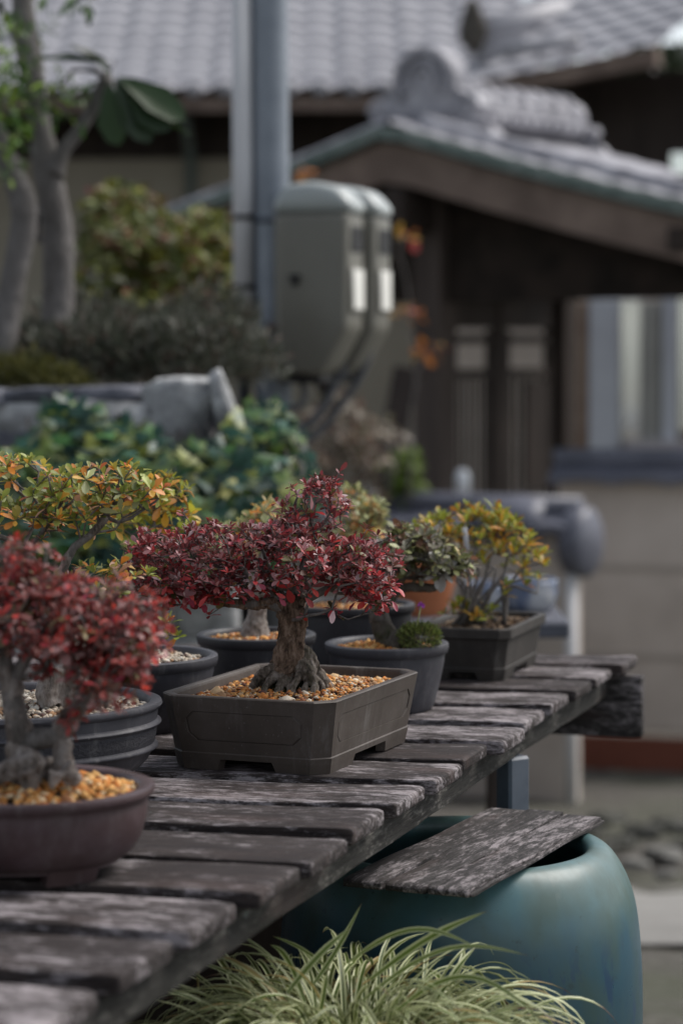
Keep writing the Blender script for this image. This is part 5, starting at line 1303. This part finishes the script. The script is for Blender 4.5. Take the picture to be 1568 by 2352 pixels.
# two lattice leaves
for i, (ta, tb_) in enumerate(((t1 + .09, tm - .04), (tm + .04, t2 - .08))):
    dr = MB(); A = np.array([gr, gg, UP]); w_ = tb_ - ta; zt = -1.06; zb_ = GZ0 + .06 - GP[2]; c = lambda t_, z: G(.05, t_, z)
    for t_ in (ta + .03, tb_ - .03): dr.box(c(t_, (zt + zb_) / 2), (.06, .045, zt - zb_), A, .004)
    for z, h in ((zt - .05, .05), (zt - .24, .05), (zt - .98, .07), (zb_ + .1, .2)): dr.box(c((ta + tb_) / 2, z), (w_ - .121, .040, h), A, .004)
    k = 6
    for j in range(k): dr.box(c(ta + .06 + (w_ - .12) * (j + .5) / k, (zt - .26 + zt - .96) / 2), (.022 if i else .013, .022, .70), A, .002)
    for j in range(k): dr.box(c(ta + .06 + (w_ - .12) * (j + .5) / k, (zt - 1.0 + zb_ + .2) / 2), ((w_ - .12) / k * (.62 if i else .45), .018, abs(zt - 1.03 - zb_ - .2)), A, .002)
    d = dr.build('door_leaf', M['slatwood'], gate, smooth=False)
    if i == 1:
        mb = MB(); mb.box(c((ta + tb_) / 2 + .06, zt - .6) + gg * .03, (w_ * .45, .01, .62), A, .001); mb.build('backing_board', M['darkwood'], d, smooth=False)
# leaning brace in front of the gate
br = thing('leaning_brace', at(872, 1150, 12.2) * [1, 1, 0] + UP * GZ0, 'dark timber brace leaning against the gate at a slant', 'brace')
a, b_ = at(858, 1260, 12.2), at(930, 850, 12.5); x = nrm(b_ - a); y = nrm(np.cross([0, 1, 0], x)); mb = MB()
a = a - x * .55; mb.box((a + b_) / 2, (np.linalg.norm(b_ - a), .125, .12), np.array([x, y, np.cross(x, y)]), .008); mb.build('beam', M['darkwood'], br, smooth=False)

# ------------------------------------------------------------------ walls with tile coping
def coping_wall(label, xa, ya, Ya, xb, yb, Yb, zb, th_, m, tile_r, name='garden_wall', cap=True, over=.16, hgt=.16, pitch=.30):
    a, b_ = at(xa, ya, Ya), at(xb, yb, Yb); b_[2] = a[2]; x = nrm((b_ - a) * [1, 1, 0]); y = np.cross(UP, x); L = np.linalg.norm((b_ - a)[:2])
    t = thing(name, (a + b_) / 2 * [1, 1, 0] + UP * zb, label, 'wall')
    A = np.array([x, y, UP]); h = a[2] - zb; mb = MB(); mb.box((a + b_) / 2 - UP * (h / 2 + .004), (L, th_, h), A, .01); mb.build('wall_body', m, t, smooth=False)
    mb = MB()
    for sg in (-1, 1):
        L_ = []
        for s in np.linspace(-.03, L + .03, int(L / .02)):
            k = abs(math.sin(s * PI / pitch)); P0 = a + x * s
            L_.append([P0 + UP * hgt, P0 + y * sg * over * .5 + UP * (hgt * .55 + .012 * k), P0 + y * sg * over + UP * (.01 + .026 * k), P0 + y * sg * over - UP * (.025 - .02 * k), P0 + y * sg * th_ * .5 - UP * .004])
        if sg < 0: L_ = [q[::-1] for q in L_]
        mb.rings(L_, closed=False)
    mb.build('coping_tiles', M['tiledark'], t, ang=50)
    mb = MB(); mb.tube([a - x * .03 + UP * (hgt + .02), (a + b_) / 2 + UP * (hgt + .02), b_ + x * .03 + UP * (hgt + .02)], tile_r, 16); mb.build('coping_ridge', M['tiledark'], t)
    return t, a, b_, x, y
GW = lambda Y: float(gz(0, Y))
t, a, b_, x, y = coping_wall('low beige plaster wall with dark blue-grey tile coping in front of the gate', 700, 1196, 11.6, 1318, 1196, 10.9, GW(11.3) - .05, .16, M['plaster'], .045, over=.15, hgt=.09)
e = b_ + x * .0
mb = MB()
L_ = []
for k in range(12):                      # big rounded end tile hanging over the wall's end
    f = k / 11; th_ = PI * f; L_.append([e + x * (.02 + .0) + y * (.17 * math.cos(q)) * math.sin(max(th_, .12)) + UP * (-.07 + .20 * math.sin(q)) * 1 + x * (.10 * -math.cos(th_)) for q in np.linspace(0, 2 * PI, 20, endpoint=False)])
L_ = []
for f in np.linspace(0, 1, 10):
    rr = math.sqrt(max(.02, 1 - (2 * f - 1) ** 4)); L_.append([e + x * (-.05 + .16 * f) + y * .155 * rr * math.cos(q) + UP * (-.05 + .165 * rr * math.sin(q)) for q in np.linspace(0, 2 * PI, 24, endpoint=False)])
mb.rings(L_, cap0=True, cap1=True); mb.build('end_tile', M['tiledark'], t)
mb = MB(); c = a + x * np.linalg.norm((b_ - a)[:2]) * .80
mb.rings([[c + x * (-.16 + .32 * f) + y * (.17 * (1 if True else 0)) * math.cos(q) + UP * (.03 + (.10 + .03 * math.sin(PI * f)) * math.sin(q)) for q in np.linspace(0, 2 * PI, 20, endpoint=False)] for f in np.linspace(0, 1, 8)], cap0=True, cap1=True); mb.build('saddle_tile', M['tiledark'], t)
mb = MB(); q0, q1 = at(1308, 1285, 10.86), at(1308, 1860, 10.86); mb.tube([q0, (q0 + q1) / 2, [q1[0], q1[1], GW(10.9)]], 17 * mpp(10.86), 16); mb.build('end_post', M['pvc'], t)

t, a, b_, x, y = coping_wall('taller beige boarded wall with blue-grey tile coping right of the gate', 1286, 1098, 12.6, 1900, 1098, 12.2, GW(12.4) + .22, .18, M['plaster'], .05, over=.17, hgt=.085)
mb = MB()
for yy in (1305, 1508): mb.box(((a + b_) / 2) * [1, 1, 0] + UP * at(1450, yy, 12.4)[2] - y * .093, (np.linalg.norm((b_ - a)[:2]), .006, .034), np.array([x, y, UP]), .001)
mb.build('board_joint', surf('dim_joint_paint', two((.38, .335, .29), (.42, .37, .32)), 2, .9, .1), t, smooth=False)
mb = MB(); cz_ = at(1450, 1730, 12.4)[2]; mb.box(((a + b_) / 2) * [1, 1, 0] + UP * cz_ - y * .098 , (np.linalg.norm((b_ - a)[:2]), .028, 80 * mpp(12.4)), np.array([x, y, UP]), .005)
mb.build('base_beam', surf('red_brown_timber', two((.14, .045, .028), (.19, .065, .04)), 4, .7, .3), t, smooth=False)
mb = MB(); zt = cz_ - 41 * mpp(12.4); zb_ = GW(12.4) - .1; mb.box(((a + b_) / 2) * [1, 1, 0] + UP * (zt + zb_) / 2 - y * .02, (np.linalg.norm((b_ - a)[:2]), .30, zt - zb_), np.array([x, y, UP]), .01)
mb.build('footing', surf('mossy_concrete', [(.35, (.14, .15, .115)), (.6, (.20, .21, .175)), (.75, (.10, .105, .075))], 5, .9, .15), t, smooth=False)

# loose stones on the slope
for i, (sx_, sy_, w_, Y) in enumerate([(1395, 1890, 70, 9.8), (1470, 1930, 80, 9.4), (1540, 1885, 90, 9.6), (1420, 1960, 70, 9.0), (1520, 1990, 80, 8.6), (1380, 1985, 60, 8.8), (1560, 1960, 70, 8.9), (1455, 2030, 60, 8.3), (1530, 2050, 46, 8.0), (1350, 1930, 60, 9.3)]):
    c = at(sx_, sy_, Y); c[2] = float(gz(0, Y)) + .05; s = w_ * mpp(Y); g = thing('garden_stone', c - UP * .05, ['rough mossy grey stone lying on the slope past the bench', 'pale grey rock on the earth slope above the lane'][i in (4, 7, 8)], 'stone', ['mossy stones on the slope', 'pale stones on the slope'][i in (4, 7, 8)])
    mb = MB(); rock(mb, c - UP * s * .12, (s * 1.3, s, s * .5), 70 + i, pw=2.6, amp=.12); mb.build('rock', M['palerock'] if i in (4, 7, 8) else M['mossstone'], g)
mk = thing('marker_post', at(1060, 1200, 11.2) * [1, 1, 0] + UP * GW(11.2), 'white marker post with a red foot behind the coping wall', 'post')
mb = MB(); q0, q1 = at(1062, 1092, 11.75), at(1062, 1160, 11.75); mb.tube([q0 + UP * .03, q0, q1], [.02, .036, .036], 16); mb.build('shaft', surf('white_paint', two((.6, .62, .64), (.7, .72, .74)), 6, .4, .4), mk)
mb = MB(); mb.tube([q1, q1 - UP * .08, [q1[0], q1[1], GW(11.75)]], .038, 16); mb.build('foot', surf('red_paint', two((.35, .03, .03), (.42, .05, .05)), 6, .5, .4), mk)

# ------------------------------------------------------------------ houses behind
HYY = 18.5
house = thing('tiled_house', (0, HYY + 3, -1.1), 'old house with a broad grey tiled roof and dark eaves behind the garden', 'house')
e0 = at(300, 212, HYY)[2]; xl, xr = at(-1900, 200, HYY)[0], at(1240, 200, HYY)[0]
def roof_sheet(x0, x1, y0, z0, run, pitch, px_=.24, py_=.27, rise=0.0):
    cx_ = np.arange(x0, x1, px_ / 8); rows = int(run / py_); R_ = []
    for r_ in range(rows):
        for f in (0.0, .5, .985): R_.append((r_ + f) * py_)
    R_ = np.array(R_); X, S = np.meshgrid(cx_, R_); fr = (S / py_) % 1
    jit = np.sin(np.floor(S / py_) * 12.9 + np.floor(X / px_) * 78.2) * .006
    Z = z0 + S * math.sin(pitch) + .011 * np.sin(X * 2 * PI / px_) + .004 * np.sin(X * 4 * PI / px_ + 1) + .034 * (1 - fr) + jit + rise * (X - x0)
    Yv = y0 + S * math.cos(pitch); I = np.arange(X.size).reshape(X.shape); F = np.stack([I[:-1, :-1], I[:-1, 1:], I[1:, 1:], I[1:, :-1]], -1).reshape(-1, 4)
    mb = MB(); mb.add(np.stack([X, Yv, Z], -1).reshape(-1, 3), F); return mb
PIT = math.radians(27)
m, t_, b = mat('silvery_roof_tile'); v = N(t_, 'ShaderNodeTexCoord').outputs['Object']
cell = N(t_, 'ShaderNodeVectorMath', operation='SNAP'); cell.inputs[1].default_value = (.24, .24, 10); t_.links.new(v, cell.inputs[0])
wn = N(t_, 'ShaderNodeTexWhiteNoise'); t_.links.new(cell.outputs[0], wn.inputs[0])
c = mixc(t_, noise(t_, v, .6, 4, .6), (.30, .30, .325), (.42, .415, .44)); c = mixc(t_, 1.0, c, ramp(t_, wn.outputs[0], [(0, (.84, .84, .85)), (1, (1, 1, 1))]), 'MULTIPLY')
t_.links.new(c, b.inputs['Base Color']); b.inputs['Roughness'].default_value = .5; M['rooftile'] = m
rf = roof_sheet(xl, xr + .02, HYY, e0, 8.5, PIT).build('roof', M['rooftile'], house, ang=50)
mb = MB()
for xx in np.arange(xl, xr, .24): mb.tube([(xx + .06, HYY - .03, e0 + .012), (xx + .06, HYY + .06, e0 + .03)], .062, 12)
mb.build('eave_tile_row', M['rooftile'], rf)['kind'] = 'stuff'
mb = MB(); mb.box(((xl + xr) / 2, HYY + .06, e0 - .085), (xr - xl, .08, .12), None, .005); mb.build('eave_board', M['brownwood'], house, smooth=False)
mb = MB(); P = [(xl, HYY + .1, e0 - .10), (xr, HYY + .1, e0 - .10), (xr, HYY + 1.5, e0 - .10 + .55), (xl, HYY + 1.5, e0 - .10 + .55)]; mb.add(np.array(P + [(p[0], p[1], p[2] + .04) for p in P]), [[3, 2, 1, 0], [4, 5, 6, 7], [0, 1, 5, 4], [1, 2, 6, 5], [2, 3, 7, 6], [3, 0, 4, 7]]); mb.build('soffit', M['darkwood'], house, smooth=False)
zp = at(300, 362, HYY + 1.0)[2]
mb = MB(); mb.box(((xl + xr) / 2, HYY + 1.12, (zp + e0 + .4) / 2), (xr - xl, .12, e0 + .4 - zp), None, .01); mb.build('upper_wall', M['darkwood'], house, smooth=False)  # dark timber band, part of the eave shade put into its colour
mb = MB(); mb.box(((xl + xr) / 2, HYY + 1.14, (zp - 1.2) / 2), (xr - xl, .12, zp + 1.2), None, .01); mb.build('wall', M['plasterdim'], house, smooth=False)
mb = MB(); pp = [at(425, 270, HYY + .3), at(432, 320, HYY + .7), at(438, 360, HYY + 1.0), at(438, 560, HYY + 1.0)]; mb.tube(pp, .04, 12); mb.build('downpipe', surf('green_copper_pipe', two((.10, .13, .12), (.15, .18, .17)), 8, .6, .3), house)
# right wing: higher eave rising to the right, hip ridge with end tile, dark boarded wall below
E0, E1 = at(1050, 205, 17.6), at(1500, 118, 16.6)
xw = nrm((E1 - E0) * [1, 1, 0]); yw = np.cross(UP, xw); Lw = np.linalg.norm((E1 - E0)[:2]); rz = (E1[2] - E0[2]) / Lw
mb = MB(); S = np.arange(-.6, Lw, .03); rows = np.array([(r_ + f) * .27 for r_ in range(26) for f in (0, .5, .985)]); X, Q = np.meshgrid(S, rows)
curve = .05 * np.clip(X / Lw, 0, 1.2) ** 2
Zv = E0[2] + rz * X * .8 + curve + Q * math.sin(PIT) + .013 * np.sin(X * 2 * PI / .24) + .034 * (1 - (Q / .27) % 1)
Pv = E0 * [1, 1, 0] + xw * X[..., None] + yw * (Q * math.cos(PIT))[..., None] + UP * Zv[..., None]
I = np.arange(X.size).reshape(X.shape); F = np.stack([I[:-1, :-1], I[:-1, 1:], I[1:, 1:], I[1:, :-1]], -1).reshape(-1, 4); mb.add(Pv.reshape(-1, 3), F)
mb.build('side_roof', M['rooftile'], house, ang=50)
mb = MB(); mb.box((E0 + E1) / 2 - xw * .3 + yw * .07 - UP * .055, (Lw + .6, .09, .13), np.array([nrm(E1 - E0), yw, nrm(np.cross(nrm(E1 - E0), yw))]), .005); mb.build('side_eave_board', M['brownwood'], house, smooth=False)
wc = (E0 + E1) / 2 + yw * 1.0 + xw * .5; mb = MB(); mb.box(wc * [1, 1, 0] + UP * .95, (Lw + 2.6, .14, 4.3), np.array([xw, yw, UP]), .01); mb.build('side_wall', M['darkwood'], house, smooth=False)
mb = MB(); r0, r1, r2 = at(1108, 70, 18.0), at(1250, 38, 18.6), at(1420, -6, 19.4); mb.tube([r0, r1, r2], [.10, .11, .11], 14)
for o_ in (.10, .19): mb.tube([r0 - UP * o_, r1 - UP * o_, r2 - UP * o_], .09, 10)
mb.build('hip_ridge', M['rooftile'], house)
mb = MB(); rock(mb, at(1085, 62, 17.85), (.21, .16, .40), 5, pw=2.6, amp=.06); mb.build('hip_end_tile', surf('mossy_end_tile', two((.055, .05, .042), (.10, .09, .078)), 6, .8, .2), house)
mb = MB(); r0, r1 = at(1150, 118, 17.4), at(1330, 92, 17.2); mb.tube([r0, (r0 + r1) / 2, r1], .05, 12); mb.build('eave_ridge', M['rooftile'], house)

# bright-windowed house at the right edge
NY = 16.0
nb = thing('pale_house', at(1500, 1100, NY) * [1, 1, 0] - UP * 1.1, 'pale house with tall blue-grey window frames right of the gate', 'house')
def panel(x0, x1, y0, y1, dY, m, nm, th_=.05, tl=0.0):
    p, q = at(x0, y1, NY + dY), at(x1, y0, NY + dY); mb = MB(); mb.box(((p[0] + q[0]) / 2, NY + dY + th_ / 2, (p[2] + q[2]) / 2), (q[0] - p[0], th_, q[2] - p[2]), np.array([[1, 0, 0], [0, math.cos(tl), -math.sin(tl)], [0, math.sin(tl), math.cos(tl)]]), .004); return mb.build(nm, m, nb, smooth=False)
grayblue = surf('blue_grey_frame', two((.46, .48, .53), (.52, .55, .60)), 3, .5, .4); grey = surf('grey_shutter', two((.30, .30, .28), (.36, .36, .34)), 3, .6, .3); white = surf('sky_reflecting_glass', two((.86, .90, .88), (.92, .94, .92)), 2, .12, .5, metal=1.0); curt = surf('brown_curtain', two((.24, .165, .125), (.36, .28, .22)), 7, .9, .1)
panel(1000, 3600, 640, 1400, .10, M['plaster'], 'wall', .12)  # runs on left behind the gate, added to make the slat gaps bright
panel(1292, 1352, 694, 1078, .0, curt, 'curtain', .02); panel(1352, 1424, 688, 1080, -.04, grayblue, 'window_frame'); panel(1426, 1470, 690, 1010, -.06, white, 'window_pane', .03, 0.0); panel(1472, 1520, 694, 1060, .0, grey, 'shutter', .03)
panel(1520, 1556, 680, 1060, -.04, grayblue, 'window_frame'); panel(1557, 1600, 660, 990, -.06, white, 'window_pane', .03, 0.0); panel(1602, 1800, 660, 1060, 0, grey, 'shutter', .03)
panel(1430, 1600, 1012, 1062, -.10, surf('lilac_grey_sill', two((.32, .30, .32), (.40, .38, .40)), 3, .6, .3), 'sill', .12)
panel(1540, 1700, 350, 470, -.3, white, 'bright_wall_panel', .06)  # bright bit of far wall, not a lamp; brightness put into mirror white
# far trees that close the view
for i, (tx_, ty_, Y, w_, n) in enumerate([(1500, 235, 27, 150, 900), (1700, 420, 24, 260, 700), (-250, 420, 25, 260, 700), (760, 760, 23.5, 0, 0)]):
    if n == 0: continue
    lab = ['dark evergreen tree behind the dark eaves of the tiled house', 'dark evergreen tree behind the pale house, outside the right edge', 'dark evergreen tree far behind the left bank'][i]
    b0 = at(tx_, 1200, Y) * [1, 1, 0] - UP * 1.15; th = thing('evergreen_tree', b0, lab, 'tree')
    mb = MB(); c = at(tx_, ty_, Y); mb.tube([b0, (b0 + c) / 2 + [.05, 0, 0], c], [.16, .12, .06], 12)
    for k in range(9): mb.tube([b0 + (c - b0) * (.45 + .05 * k), c + .7 * R.randn(3)], [.05, .02], 7)
    mb.build('trunk', M['barktree'], th)
    P, a, _ = blob(tx_, ty_, Y, w_, w_ * .8, 1.1, n, .4, .7); mb = MB(); rosettes(mb, P, nrm(a + .5 * R.randn(len(P), 3)), (5, 8), .16, [((.018, .03, .014), 3), ((.03, .045, .018), 2), ((.05, .065, .03), 1)], None, .4, (20, 90)); mb.build('crown', M['bush'], th)
